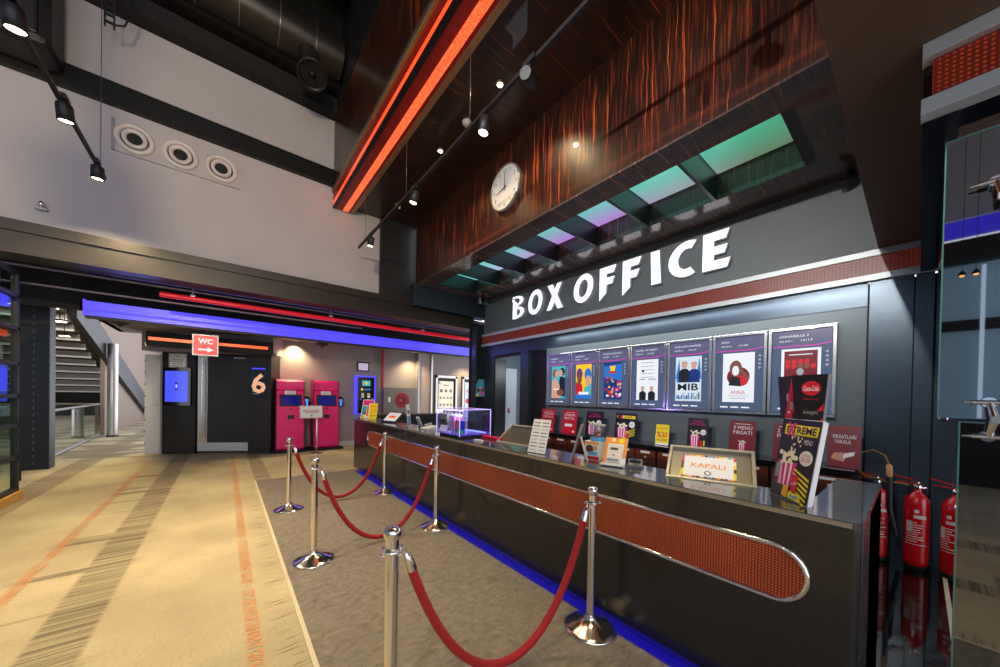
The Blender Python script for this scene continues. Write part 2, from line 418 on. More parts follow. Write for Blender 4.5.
# jambs, door opening, niche, screen wall, steel cladding
struct(bx(bsteel, XW, XW + .15, 6.73, 7.25, 0, 2.82).build('wall_jamb'))
struct(bx(bsteel, XW, XW + .15, 5.50, 5.76, 0, 2.82).build('wall_pier'))
struct(bx(bsteel, XW - .01, XW + .1, .36, 7.25, 2.57, 2.84).build('wall_lintel'))
struct(MB().m(black).box(XW, XW + .1, 5.76, 6.73, 2.5, 2.57).box(XW + .12, XW + .2, 4.95, 5.5, 0, 2.57).build('wall_niche'))
struct(bx(gpm, XW, XW + .15, .36, 4.95, 0, 2.57).build('wall_right'))
b = MB().m(bsteel)
for y0, y1 in ((.345, .05), (.04, -.075), (-.09, -1.5)): b.box(XW - .02, XW + .15, y0, y1, 0, 2.84)
b.m(softblack).box(XW - .005, XW + .14, -1.5, .36, 0, 2.8)
struct(b.build('wall_cladding'))
# room beyond the staff door
struct(MB().m(gpm).box(XW + 1.35, XW + 1.45, 5.3, 7.1, 0, 2.7).box(XW + .15, XW + 1.35, 5.3, 5.4, 0, 2.7).box(XW + .15, XW + 1.35, 7.0, 7.1, 0, 2.7).build('wall_back_office'))
struct(bx(softblack, XW + .15, XW + 1.45, 5.3, 7.1, 2.7, 2.75).build('ceiling_back_office'))
d = tag(MB().m(black).box(XW + .01, XW + .36, 6.69, 6.725, .02, 2.49).build('office_door'), 'black staff door standing open in the dark doorway beyond the counter', 'door')
d2 = thing('electrical_panel', 'pale flush panel door with a small red and blue sticker seen through the staff doorway', 'panel', (XW + .86, 6.985, .3), 0)
MB().m(M_('pale_panel', (176, 180, 190), .5)).box(-.3, .12, -.01, .02, 0, 2.0).build('panel', d2)
MB().m(M_('sticker', (190, 30, 60), .5)).rect(-.2, -.11, .86, .92, -.012).m(M_('sticker2', (40, 60, 130), .5)).rect(-.2, -.11, .80, .855, -.012).build('sticker', d2)
lamp('POINT', (XW + .75, 5.9, 2.2), (0, 0, 0), 34, (.85, .95, 1), None, size=.1, name='office_light')
lamp('AREA', (4.95, 2.6, 2.80), (5.05, 2.6, 0), 30, (.9, .95, 1), None, size=(4.6, .1), name='ledge_fill')  # added fill for the back counter; no lamp sits under the lintel
# ---- perforated band with aluminium edges
bn = thing('perforated_band', 'long rust red perforated band with aluminium edges under the lit lettering', 'band', (0, 0, 0))
MB().m(MATS['band_grille']).box(XW - .05, XW + .02, -1.4, 7.22, 2.88, 3.08).build('band_panel', bn)
for z0, z1 in ((2.82, 2.88), (3.07, 3.13)): MB().m(silver).box(XW - .07, XW + .02, -1.4, 7.24, z0, z1).build('edge_strip', bn)
# ---- black portal beam on the right and the brown ceiling over it
brown = M_('brown_ceiling', (96, 74, 58), .5)
struct(MB().m(brown).box(.9, XW, -.0, .29, 3.13, 5.5).box(.9, XW, -4, 0, 3.13, 3.3).build('ceiling_brown'))
pb = thing('portal_beam', 'black steel portal beam at the right with a glowing orange perforated strip between silver bars', 'beam', (0, 0, 0))
MB().m(blackgloss).box(2.44, XW - .07, -.09, .015, 2.82, 3.125).box(2.44, 2.62, -3, -.09, 2.83, 3.125).build('beam_body', pb)
MB().m(MATS['portal_grille']).box(2.40, 2.44, -3, -.01, 2.89, 3.06).build('perforated_strip', pb)
for z0, z1 in ((2.82, 2.89), (3.065, 3.13)): MB().m(silver).box(2.37, 2.45, -3, .02, z0, z1, bev=.003).build('silver_bar', pb)
# ---- lobby under the gallery
struct(MB().m(softblack).box(-9, 9.5, YU + .25, 9.45, 3.5, 3.62).box(-9, 9.5, 9.35, 9.45, 2.93, 3.5).box(-2.0, -1.9, 9.45, 12.2, 2.93, 6).build('ceiling_lobby'))
struct(bx(M_('lobby_plaster', (150, 142, 144), .8), -2.0, 9.5, 9.35, 12.2, 2.93, 3.1).build('ceiling_low'))
struct(bx(greyw, .6, 9.5, 10.7, 10.9, 0, 3.0).build('wall_lobby'))
struct(bx(M_('skirting', (190, 184, 178), .4), 2.4, 9.5, 10.67, 10.7, 0, .13).build('baseboard_lobby'))
struct(MB().m(M_('warm_panel', (176, 158, 146), .7)).box(5.0, 5.55, 10.62, 10.7, .0, 2.93).build('wall_lobby_pier'))
for x in (5.02, 5.5): struct(bx(brushed, x, x + .06, 10.56, 10.63, 0, 2.93).build('trim_7'))
struct(MB().m(softblack).box(5.0, 5.28, 7.2, 7.5, 0, 3.4).m(bsteel).box(4.98, 5.02, 7.18, 7.34, 0, 3.3).build('column_lobby'))
struct(bx(M_('pelmet_steel', (44, 54, 62), .4, .4), 3.27, XW + .02, 7.16, YU, 3.56, 4.06, bev=.006).build('trim_8'))
# rail and dark desk behind the counter's far end
# ---- passage to the stairs
struct(bx(M_('brown_wall', (132, 114, 100), .7), -3.2, -3.1, 17, 30, -.2, 9).build('wall_passage'))
struct(bx(greyw, -9.2, -9.1, 7.5, 30, 0, 9).build('wall_left_far'))
struct(bx(softblack, -9.2, 0, 9.35, 30, 8.9, 9).build('ceiling_passage'))
struct(bx(black, -9.2, 0, 30, 30.2, -1, 9).build('wall_far'))
# ---- left side of the hall (seen in the glass)
struct(MB().m(wallm).box(-7.1, -7, -5, 7.5, 5.2, 8.6).m(black).box(-7.1, -6.9, -5, 7.5, 4.3, 4.75).box(-7.1, -6.95, -5, 7.5, 3.0, 3.2).m(M_('window_light', (150, 180, 200), .4, emis=(120, 160, 184), es=.5)).box(-7.15, -7.08, -5, 7.5, 1.2, 4.4).m(black).box(-7.1, -6.95, -5, 7.5, 0, 1.2).build('wall_left'))
t = MB().m(blueled); t.box(-6.95, -6.85, -5, 6, 4.8, 5.12); tag(t.build('light_beam'), 'blue light beam on the side wall, seen only mirrored in the glass partition', 'light beam')
b = MB().m(M_('cold_tube', (200, 220, 240), .3, emis=(200, 225, 255), es=1.6)).box(-6.9, -6.86, -.75, -.70, 1.3, 4.2)
tag(b.build('light_tube'), 'slim white vertical light tube on the side wall, seen only mirrored in the glass', 'light')
for i, (yy, zz) in enumerate(((-.45, 3.9), (-.6, 3.9), (-.95, 3.75), (-1.3, 3.9), (-1.5, 3.7))):
    p = thing('pendant_lamp', 'small warm pendant lamp by the side wall, seen mirrored in the glass', 'pendant lamp', (-6.2, yy, zz), group='pendants mirrored in the glass')
    MB().m(black).tube([(0, 0, .06), (0, 0, 3)], .004, 6).build('cable', p)
    MB().m(black).lathe([(.02, .08), (.05, .02), (.05, 0)], 12).build('shade', p)
    MB().m(M_('warm_bulb', (255, 190, 120), .4, emis=(255, 180, 100), es=6)).lathe([(.001, -.03), (.03, -.015), (.03, .01)], 12).build('bulb', p)

# ================================================================== THE COUNTER
def stadium(y0, y1, z0, z1, n=14):
    r = (z1 - z0) / 2; zc = (z0 + z1) / 2; pts = []
    for k in range(n + 1): a = PI / 2 + PI * k / n; pts.append((y0 + r + r * math.cos(a), zc + r * math.sin(a)))
    for k in range(n + 1): a = -PI / 2 + PI * k / n; pts.append((y1 - r + r * math.cos(a), zc + r * math.sin(a)))
    return pts
g = G('counter_laminate', .26, .0, .25); n = g.noise(g.P, 240., 2); n2 = g.noise(g.P, 2., 3)
g.color(g.mix(g.ramp(n, .66, .74), g.mix(n2, (24, 23, 22), (32, 31, 30)), (84, 80, 74))); lam = g.m
g = G('counter_top', .13, .35, .5); n = g.noise(g.P, 9., 3); g.color(g.mix(n, (62, 64, 68), (78, 78, 80))); ctop = g.m
CX = 2.12
ct = thing('ticket_counter', 'long black ticket counter with an orange perforated band and blue light at its foot', 'counter', (0, 0, 0))
rr = .035
outer = [(CX, 7.47), (CX, .14 + rr)] + [(CX + rr - rr * math.cos(a), .14 + rr - rr * math.sin(a)) for a in [PI / 2 * k / 5 for k in range(1, 6)]] + [(3.28, .14), (3.28, .34), (2.5, .34), (2.5, 7.47)]
MB().m(lam).prism(outer[:-3] + [(2.5, .14), (2.5, 7.47)], .0, 1.0, 'z').build('counter_body', ct)
MB().m(ctop).prism([(x - .006 if x < 3 else x, y) for x, y in outer[:-3]] + [(3.285, .345), (2.54, .345), (2.54, 7.48)], 1.0, 1.03, 'z').build('worktop', ct)
MB().m(brushed).prism([(CX - .012, 7.48), (CX - .012, .17), (CX - .004, .17), (CX - .004, 7.48)], 1.004, 1.026, 'z').build('edge_strip', ct)
st = stadium(.32, 6.56, .59, .835)
MB().m(MATS['counter_grille']).prism(st, CX - .004, CX + .004, 'x').build('perforated_band', ct)
rim = MB().m(chrome); rim.tube([(CX - .006, y, z) for y, z in stadium(.31, 6.57, .58, .845)], .013, 10, closed=True); rim.build('band_rim', ct)
MB().m(floorblue).box(2.015, CX, -.4, 6.95, .004, .02).m(M_('blue_dark', (8, 8, 60), .3, emis=(14, 8, 110), es=.8)).box(2.075, CX - .001, -.4, 6.95, .02, .028).build('foot_light', ct)
# glass shelf hardware inside: back of the counter
MB().m(black).box(2.5, 2.95, .36, 7.4, .70, .72).box(2.93, 2.95, 3.6, 7.4, .72, .98).build('staff_shelf', ct)

# ---- back counter with drawers
bc = thing('back_counter', 'dark worktop ledge running under the wall screens with leaflets standing on it', 'worktop', (0, 0, 0))
MB().m(M_('ledge_black', (22, 22, 24), .12, coat=.4)).box(4.76, XW, .38, 4.97, .83, .88, bev=.004).build('worktop', bc)
for i in range(7):
    y1 = 4.95 - i * .65
    u = thing('drawer_unit', ['striped wood drawer unit nearest the doorway under the ledge', 'striped wood drawer unit second from the doorway', 'striped wood drawer unit behind the white listing stand', 'striped wood drawer unit below the black popcorn leaflets', 'striped wood drawer unit below the small yellow leaflet', 'striped wood drawer unit behind the tilted KAPALI tray', 'striped wood drawer unit nearest the fire extinguishers'][i], 'drawers', (4.8, y1 - .325, 0), RW, 'drawer units under the ledge')
    MB().m(MATS['ebony_back']).box(-.32, .32, .02, .44, .05, .83).build('cabinet_body', u)
    for (x0, x1, z0, z1) in ((-.31, -.01, .46, .80), (-.31, -.01, .1, .45), (.01, .31, .46, .80), (.01, .31, .1, .45)):
        dr = MB().m(MATS['ebony_back']).box(x0, x1, 0, .02, z0, z1).build('drawer', u)
        MB().m(white).box(x0 + .08, x1 - .08, -.006, 0, z1 - .045, z1 - .015).build('label_plate', dr)
        MB().m(chrome).lathe([(.016, 0), (.016, .006), (.001, .010)], 14).build('lock', dr).matrix_local = Matrix.Translation(((x0 + x1) / 2, -.0, z1 - .10)) @ Matrix.Rotation(PI / 2, 4, 'X')

# ================================================================== WALL SCREENS
scr = M_('screen_blue', (20, 24, 34), .2, emis=(74, 88, 116), es=.95)
scr_top = M_('screen_header', (20, 24, 34), .2, emis=(92, 90, 122), es=.95)
def em(name, c, k=1.0): return M_('lit_' + name, tuple(int(v * .3) for v in c), .25, emis=c, es=k)
lw = em('white', (225, 228, 235)); lmag = em('magenta', (214, 40, 180)); lred = em('red', (190, 30, 36)); lyel = em('yellow', (240, 190, 30))
lblue = em('blue', (40, 110, 190)); ldk = em('dark', (26, 28, 34)); lteal = em('teal', (70, 170, 180)); lskin = em('skin', (200, 150, 130)); lpur = em('purple', (96, 50, 120)); lor = em('orange', (230, 110, 40))
lsky = em('sky', (200, 214, 224)); lbrn = em('brown', (120, 72, 60)); lnavy = em('navy', (24, 50, 110)); lgrey = em('grey', (150, 156, 160)); lmar = em('maroon', (110, 16, 24))
YL = .0012
def figure(b, x, z, h, suit, skin, hair, y):
    """a plain standing half-length figure on a printed or shown picture"""
    b.m(suit).poly([(x - .24 * h, z), (x + .24 * h, z), (x + .25 * h, z + .48 * h), (x + .1 * h, z + .62 * h), (x - .1 * h, z + .62 * h), (x - .25 * h, z + .48 * h)], y)
    b.m(skin).disc(x, z + .78 * h, .12 * h, .16 * h, y - YL); b.m(hair).disc(x, z + .84 * h, .13 * h, .11 * h, y - YL / 2, a0=0, a1=PI)
def art(i, b, x0, x1, z0, z1, y):
    w, h = x1 - x0, z1 - z0; X = lambda t: x0 + t * w; Z = lambda t: z0 + t * h
    rnd = random.Random(i)
    if i == 0:
        b.m(lteal).rect(x0, x1, z0, z1, y)
        b.m(ldk).poly([(X(.45), Z(.1)), (X(1), Z(.05)), (X(1), Z(.62)), (X(.62), Z(.7))], y - YL)
        b.m(lskin).poly([(X(.0), Z(0)), (X(.66), Z(0)), (X(.6), Z(.42)), (X(.3), Z(.62)), (X(.02), Z(.55))], y - 2 * YL)
        b.m(lbrn).disc(X(.28), Z(.78), .2 * w, .13 * h, y - 3 * YL); b.m(lskin).disc(X(.38), Z(.76), .13 * w, .11 * h, y - 4 * YL)
        b.m(ldk).disc(X(.78), Z(.82), .2 * w, .12 * h, y - 3 * YL); b.m(lskin).disc(X(.68), Z(.78), .14 * w, .11 * h, y - 4 * YL)
        b.m(lw).rect(X(.16), X(.55), Z(.26), Z(.30), y - 5 * YL); b.m(lbrn).disc(X(.66), Z(.18), .26 * w, .1 * h, y - 4 * YL)
    elif i == 1:
        b.m(lyel).rect(x0, x1, z0, z1, y)
        b.m(lpur).disc(X(.24), Z(.72), .2 * w, .17 * h, y - YL); b.m(lbrn).disc(X(.25), Z(.58), .15 * w, .16 * h, y - 2 * YL)
        b.m(lred).poly([(X(0), Z(.1)), (X(.48), Z(.1)), (X(.42), Z(.42)), (X(0), Z(.5))], y - 1.5 * YL)
        b.m(lblue).disc(X(.78), Z(.7), .22 * w, .18 * h, y - YL); b.m(lskin).disc(X(.8), Z(.52), .15 * w, .16 * h, y - 2 * YL)
        b.m(lteal).poly([(X(.5), Z(.1)), (X(1), Z(.1)), (X(1), Z(.45)), (X(.58), Z(.34))], y - 1.5 * YL)
        b.m(lblue).rect(x0, x1, z0, Z(.12), y - 2 * YL); b.m(lw).rect(X(.2), X(.84), Z(.12), Z(.2), y - 3 * YL)
    elif i == 2:
        b.m(lnavy).rect(x0, x1, z0, z1, y); b.m(lblue).poly([(X(0), Z(.6)), (X(1), Z(.5)), (X(1), Z(.95)), (X(0), Z(.9))], y - YL / 2)
        cs = [lred, lyel, lskin, lw, lteal, lmag, lor, lbrn]
        for k in range(34): b.m(rnd.choice(cs)).disc(X(rnd.uniform(.08, .92)), Z(rnd.uniform(.08, .6)), w * rnd.uniform(.04, .09), None, y - YL * (1 + k * .1))
        b.m(lyel).poly([(X(.34), Z(.9)), (X(.66), Z(.9)), (X(.6), Z(.74)), (X(.4), Z(.74))], y - 5 * YL); b.m(lred).rect(X(.3), X(.7), Z(.7), Z(.76), y - 6 * YL)
    elif i == 3:
        b.m(lw).rect(x0, x1, z0, z1, y)
        for k in range(5): b.m(lgrey).rect(X(.2), X(.8), Z(.92 - .09 * k), Z(.935 - .09 * k), y - YL)
        b.m(ldk).disc(X(.3), Z(.72), .06 * w, None, y - YL); b.m(lgrey).rect(X(.14), X(.4), Z(.50), Z(.53), y - YL).rect(X(.56), X(.9), Z(.50), Z(.53), y - YL)
        figure(b, X(.3), Z(.0), .36 * h, ldk, lskin, ldk, y - YL); figure(b, X(.72), Z(0), .36 * h, ldk, lskin, ldk, y - YL)
    elif i == 4:
        b.m(lsky).rect(x0, x1, z0, z1, y)
        b.m(lblue).poly([(X(0), Z(.5)), (X(.14), Z(.95)), (X(.2), Z(.5))], y - YL).poly([(X(.8), Z(.5)), (X(.92), Z(.98)), (X(1), Z(.5))], y - YL)
        b.m(lblue).rect(X(.05), X(.95), Z(.42), Z(.6), y - YL)
        figure(b, X(.35), Z(.42), .5 * h, ldk, lskin, ldk, y - 2 * YL); figure(b, X(.72), Z(.42), .48 * h, lnavy, lskin, lbrn, y - 2 * YL)
        b.m(ldk).text('MIB', X(.5), Z(.32), .15 * h, y - 5 * YL, w=.8 * w, bold=.02)
        for k in range(14): b.m(rnd.choice([lblue, lgrey, lnavy])).rect(X(.04 + k * .066), X(.09 + k * .066), Z(.04), Z(rnd.uniform(.09, .2)), y - 2 * YL)
    elif i == 5:
        b.m(lw).rect(x0, x1, z0, z1, y)
        b.m(lmar).disc(X(.5), Z(.52), .36 * w, None, y - YL, 32); b.m(lred).disc(X(.62), Z(.44), .2 * w, None, y - 2 * YL)
        b.m(lbrn).disc(X(.42), Z(.68), .2 * w, .17 * h, y - 2 * YL); b.m(lw).disc(X(.42), Z(.64), .11 * w, .1 * h, y - 3 * YL)
        b.m(ldk).poly([(X(.2), Z(.34)), (X(.6), Z(.32)), (X(.56), Z(.5)), (X(.28), Z(.52))], y - 3 * YL); b.m(lbrn).poly([(X(.6), Z(.7)), (X(.86), Z(.5)), (X(.8), Z(.44)), (X(.55), Z(.62))], y - 3 * YL)
        b.m(lred).text('ANNA', X(.5), Z(.2), .08 * h, y - 3 * YL, w=.46 * w); b.m(lgrey).rect(X(.16), X(.84), Z(.12), Z(.13), y - YL).rect(X(.25), X(.75), Z(.07), Z(.085), y - YL)
    else:
        b.m(lw).rect(x0, x1, z0, z1, y); b.m(lmar).rect(X(.08), X(.92), Z(.04), Z(.96), y - YL)
        for k in range(9): b.m(rnd.choice([lred, lbrn, lred])).disc(X(.18 + (k % 5) * .16), Z(.68 + .08 * (k // 5)), .07 * w, .05 * h, y - YL * (2 + k * .1))
        figure(b, X(.5), Z(.25), .42 * h, lw, lgrey, ldk, y - 4 * YL)
        b.m(lsky).rect(X(.2), X(.8), Z(.88), Z(.90), y - 3 * YL)
heads = [('ALADDIN', 'SALON 3', '11:30'), ('YESTERDAY', 'SALON 2', '12:00'), ('OYUNCAK HIKAYESI 4', 'SALON 5', '11:15'), ('LAUREL VE HARDY', 'SALON 4', '13:30'), ('SIYAH GIYEN ADAMLAR', 'SALON 6', '14:15'), ('ANNA', 'SALON 6', '15:00'), ('ANNABELLE 3', 'SALON 1', '16:15')]
looks = ['wall screen farthest along, by the doorway, showing a couple on a teal ground', 'wall screen showing a yellow poster with two coloured heads', 'wall screen showing a deep blue crowded poster', 'wall screen showing a white poster with two small dark figures at its foot', 'wall screen showing a pale blue poster with two dark-suited figures', 'wall screen showing a white poster with a red-brown round emblem and ANNA', 'wall screen nearest the extinguishers showing a dark red poster headed ANNABELLE 3']
for i in range(7):
    yc = 4.86 - .305 - i * .6135
    t = thing('wall_screen', looks[i], 'screen', (XW, yc, 1.38), RW, 'screens on the box office wall')
    fr = MB().m(M_('screen_chrome', (214, 210, 204), .2, 1.)); w_, h_ = .302, 1.04
    fr.box(-w_, w_, -.075, -.0, 0, .035, bev=.004).box(-w_, w_, -.075, 0, h_ - .035, h_, bev=.004).box(-w_, -w_ + .035, -.075, 0, .035, h_ - .035, bev=.004).box(w_ - .035, w_, -.075, 0, .035, h_ - .035, bev=.004)
    fr.m(black).box(-w_ + .03, w_ - .03, -.03, 0, .03, h_ - .03); fr.build('frame', t)
    b = MB(); y = -.06
    b.m(scr).box(-.262, .262, y, -.03, .04, h_ - .04)
    y -= YL; b.m(scr_top).rect(-.26, .26, h_ - .22, h_ - .042, y)
    b.m(lmag).poly([(-.26, h_ - .225), (.15, h_ - .225), (.26, h_ - .20), (.26, h_ - .19), (.15, h_ - .214), (-.26, h_ - .214)], y - YL)
    n_, s_, t_ = heads[i]
    b.m(lw).text(n_, -.2, h_ - .10, .026, y - YL, align='LEFT', w=min(.36, .024 * len(n_))).text(s_, -.2, h_ - .155, .022, y - YL, align='LEFT', w=.12).text(t_, .0, h_ - .155, .022, y - YL, align='LEFT', w=.1)
    for k in range(4): b.m(lgrey).disc(.225, h_ - .30 - .05 * k, .014, None, y - YL)
    for k in range(3): b.m(lw).rect(-.2 + .12 * k, -.11 + .12 * k, .075, .092, y - YL)
    art(i, b, -.175, .175, .15, h_ - .25, y - YL); b.build('screen', t)

# ================================================================== BOX OFFICE LETTERS
let_w = M_('letter_face', (235, 235, 238), .4, emis=(236, 234, 240), es=.92); let_s = M_('letter_side', (120, 124, 130), .4, emis=(150, 160, 175), es=.25)
def ext(b, pts, d0=-.085, d1=-.025):
    n = len(pts)
    b.m(let_w).poly(pts, d0)
    vs = [(p[0], d0, p[1]) for p in pts] + [(p[0], d1, p[1]) for p in pts]
    b.m(let_s).add(vs, [(i, (i + 1) % n, n + (i + 1) % n, n + i) for i in range(n)])
    b.add([(p[0], d1, p[1]) for p in pts], [list(range(n))])
def ring(b, cx, cz, rx, rz, tx, tz, a0=0, a1=2 * PI, n=32, shear=.12, rot=0):
    o, q = [], []
    for k in range(n + 1):
        a = a0 + (a1 - a0) * k / n
        for (l, ax, az) in ((o, rx, rz), (q, rx - tx, rz - tz)):
            zz = az * math.sin(a); l.append((cx + ax * math.cos(a) + shear * zz, cz + zz))
    for k in range(n): 
        b.m(let_w).poly([o[k], o[k + 1], q[k + 1], q[k]], -.085)
    for l in (o, q):
        b.m(let_s).add([(p[0], -.085, p[1]) for p in l] + [(p[0], -.025, p[1]) for p in l], [(k, k + 1, n + 2 + k, n + 1 + k) for k in range(n)])
    if abs(a1 - a0) < 2 * PI - .01:
        for k in (0, n): b.add([(o[k][0], -.085, o[k][1]), (q[k][0], -.085, q[k][1]), (q[k][0], -.025, q[k][1]), (o[k][0], -.025, o[k][1])], [(0, 1, 2, 3)])
sg = thing('box_office_sign', 'large backlit white letters reading BOX OFFICE on the grey wall above the screens', 'sign', (XW, 0, 0), RW)
def letter(): return MB()
Z0, Z1 = 3.33, 3.84
# B
b = letter(); x = -5.99
ext(b, [(x + .02, Z0), (x + .16, Z0), (x + .17, Z1 - .14), (x + .08, Z1 - .11), (x + .09, Z1 - .06), (x + .0, Z1 - .06), (x + .0, Z1 - .09), (x + .03, Z1 - .13)])
ring(b, x + .14, Z0 + .135, .27, .135, .13, .055, -PI / 2, PI / 2, 16, .05); ring(b, x + .13, Z1 - .115, .25, .115, .12, .045, -PI / 2, PI / 2, 16, .05)
ext(b, [(x + .0, Z1 - .045), (x + .14, Z1 - .045), (x + .14, Z1), (x + .03, Z1)]); ext(b, [(x + .08, Z0 + .23), (x + .2, Z0 + .23), (x + .2, Z0 + .28), (x + .08, Z0 + .28)]); ext(b, [(x + .08, Z0), (x + .15, Z0), (x + .15, Z0 + .055), (x + .08, Z0 + .055)])
b.build('letter', sg)
b = letter(); ring(b, -5.235, (Z0 + Z1) / 2, .215, .262, .115, .10); b.build('letter', sg)                      # O
b = letter(); x = -4.90                                                                                      # X
ext(b, [(x, Z0), (x + .13, Z0), (x + .26, Z0 + .22), (x + .40, Z1), (x + .28, Z1), (x + .15, Z0 + .28)]); ext(b, [(x + .30, Z0), (x + .44, Z0), (x + .29, Z0 + .28), (x + .16, Z1), (x + .02, Z1), (x + .17, Z0 + .24)])
b.build('letter', sg)
b = letter(); ring(b, -3.975, (Z0 + Z1) / 2, .22, .26, .12, .10); b.build('letter', sg)                      # O
for x in (-3.62, -3.17):                                                                                      # F F
    b = letter()
    ext(b, [(x + .0, Z0 - .06), (x + .14, Z0 + .06), (x + .14, Z1), (x + .0, Z1)]); ext(b, [(x + .14, Z1 - .12), (x + .28, Z1 - .12), (x + .33, Z1), (x + .14, Z1)]); ext(b, [(x + .14, Z0 + .20), (x + .25, Z0 + .20), (x + .30, Z0 + .32), (x + .14, Z0 + .32)])
    b.build('letter', sg)
b = letter(); x = -2.69; ext(b, [(x + .02, Z0), (x + .17, Z0), (x + .14, Z1), (x - .0, Z1)]); b.build('letter', sg)  # I
b = letter(); ring(b, -2.15, (Z0 + Z1) / 2, .26, .255, .14, .11, PI * .36, PI * 1.66, 26, .06)                # C
b.build('letter', sg)
b = letter(); x = -1.94                                                                                      # E
ext(b, [(x, Z0), (x + .14, Z0), (x + .14, Z1), (x, Z1)])
ext(b, [(x + .14, Z0), (x + .30, Z0), (x + .34, Z0 + .12), (x + .14, Z0 + .12)]); ext(b, [(x + .14, Z0 + .2), (x + .27, Z0 + .2), (x + .30, Z0 + .31), (x + .14, Z0 + .31)]); ext(b, [(x + .14, Z1 - .12), (x + .28, Z1 - .12), (x + .32, Z1), (x + .14, Z1)])
b.build('letter', sg)

# ================================================================== LEAFLET STANDS ON THE LEDGE
pmag = M_('print_magenta', (214, 30, 130), .5); pyel = M_('print_yellow', (236, 214, 20), .5); pblk = M_('print_black', (22, 20, 24), .35); pred = M_('print_red', (196, 24, 40), .4)
pcream = M_('print_cream', (236, 228, 196), .6); pteal = M_('print_teal', (30, 160, 176), .5); porange = M_('print_orange', (236, 150, 50), .5); pblue = M_('print_blue', (90, 160, 210), .5); pgrey = M_('print_grey', (140, 138, 136), .6); pwhite = M_('print_white', (232, 232, 230), .6)
pskin = M_('print_skin', (200, 150, 124), .6); pbrown = M_('print_brown', (96, 54, 36), .6)
def popcorn(b, cx, z0, w, h, y, cup=None):
    cup = cup or pmag; rnd = random.Random(3)
    b.m(cup).poly([(cx - w * .36, z0), (cx + w * .36, z0), (cx + w * .5, z0 + h * .6), (cx - w * .5, z0 + h * .6)], y)
    for k in range(3): b.m(pwhite).poly([(cx - w * .26 + k * w * .22, z0), (cx - w * .19 + k * w * .22, z0), (cx - w * .25 + k * w * .27, z0 + h * .6), (cx - w * .36 + k * w * .27, z0 + h * .6)], y - YL / 2)
    for k in range(16): b.m(pcream).disc(cx + w * rnd.uniform(-.42, .42), z0 + h * rnd.uniform(.6, .85), w * .1, None, y - YL * (.5 + k * .05), 8)
def stand(name, label, loc, rot, w, h, draw, tilt=.18, group=None, backing=None, cat='leaflet stand'):
    t = thing(name, label, cat, loc, rot, group, tilt)
    MB().m(backing or acrylic).box(-w / 2 - .008, w / 2 + .008, .0, .004, 0, h + .012).build('holder', t)
    MB().m(backing or acrylic).box(-w / 2, w / 2, .0, .09, 0, .006).build('foot', t)
    b = MB(); draw(b, w, h, -.003); b.build('printed_sheet', t); return t
def dr_maroon(title, ln=2):
    def f(b, w, h, y):
        b.m(maroon if ln < 3 else pred).rect(-w / 2, w / 2, .004, h, y)
        b.m(pred).rect(-w * .42, w * .42, h * .03, h * .035, y - YL)
        for k, s in enumerate(title): b.m(pwhite).text(s, 0, h * (.80 - .14 * k), h * .10, y - YL, w=w * .72)
        b.m(pwhite).rect(-w * .3, w * .3, h * .90, h * .915, y - YL)
        if ln == 2: popcorn(b, 0, h * .12, w * .3, h * .36, y - YL, pmag)
        else: b.m(pwhite).rect(-w * .3, w * .2, h * .3, h * .42, y - YL); b.m(pwhite).disc(w * .3, h * .1, h * .05, None, y - YL)
    return f
def dr_card(b, w, h, y):
    b.m(maroon).rect(-w / 2, w / 2, .004, h, y)
    b.m(pwhite).text('FIRSATLARI', 0, h * .74, h * .09, y - YL, w=w * .7).text('YAKALA', -w * .05, h * .62, h * .09, y - YL, w=w * .5)
    b.m(pskin).poly([(-w * .4, h * .2), (0, h * .14), (w * .1, h * .28), (-w * .05, h * .36), (-w * .3, h * .34)], y - YL); b.m(pwhite).poly([(-w * .02, h * .22), (w * .3, h * .30), (w * .34, h * .4), (0, h * .34)], y - 2 * YL)
    b.m(pred).rect(-w * .45, w * .45, h * .94, h * .95, y - YL)
def dr_black(b, w, h, y):
    b.m(pblk).rect(-w / 2, w / 2, .004, h, y); b.m(pmag).text('COMBO', 0, h * .9, h * .06, y - YL, w=w * .5).text('HAFTA ICI MENU', 0, h * .81, h * .075, y - YL, w=w * .78)
    popcorn(b, -w * .12, h * .08, w * .48, h * .62, y - YL); b.m(pwhite).disc(w * .28, h * .56, w * .15, None, y - YL); b.m(pmag).text('17.50', w * .28, h * .55, h * .05, y - 2 * YL)
    b.m(pred).rect(w * .14, w * .26, h * .1, h * .3, y - 2 * YL); b.m(pyel).rect(w * .32, w * .38, h * .14, h * .3, y - YL)
def dr_extreme_small(b, w, h, y):
    b.m(pblk).rect(-w / 2, w / 2, .004, h, y); b.m(pyel).poly([(-w * .2, h * .82), (w * .44, h * .80), (w * .44, h * .92), (-w * .2, h * .93)], y - YL); b.m(pblk).text('TREME', w * .12, h * .87, h * .07, y - 2 * YL)
    b.m(pmag).text('X', -w * .22, h * .87, h * .14, y - 2 * YL, bold=.03); b.m(pyel).text('E', -w * .4, h * .87, h * .1, y - YL)
    popcorn(b, -w * .16, h * .1, w * .5, h * .62, y - YL)
    for k in range(5): b.m(pyel).poly([(w * .02, h * (.3 - .05 * k)), (w * .46, h * (.45 - .06 * k)), (w * .46, h * (.47 - .06 * k)), (w * .02, h * (.33 - .05 * k))], y - 1.5 * YL)
    b.m(pwhite).disc(w * .3, h * .6, w * .14, None, y - YL); b.m(pmag).text('22.50', w * .3, h * .6, h * .05, y - 2 * YL); b.m(pred).rect(w * .06, w * .18, h * .08, h * .28, y - 2 * YL); b.m(pyel).rect(-w * .1, w * .04, h * .03, h * .12, y - 3 * YL)
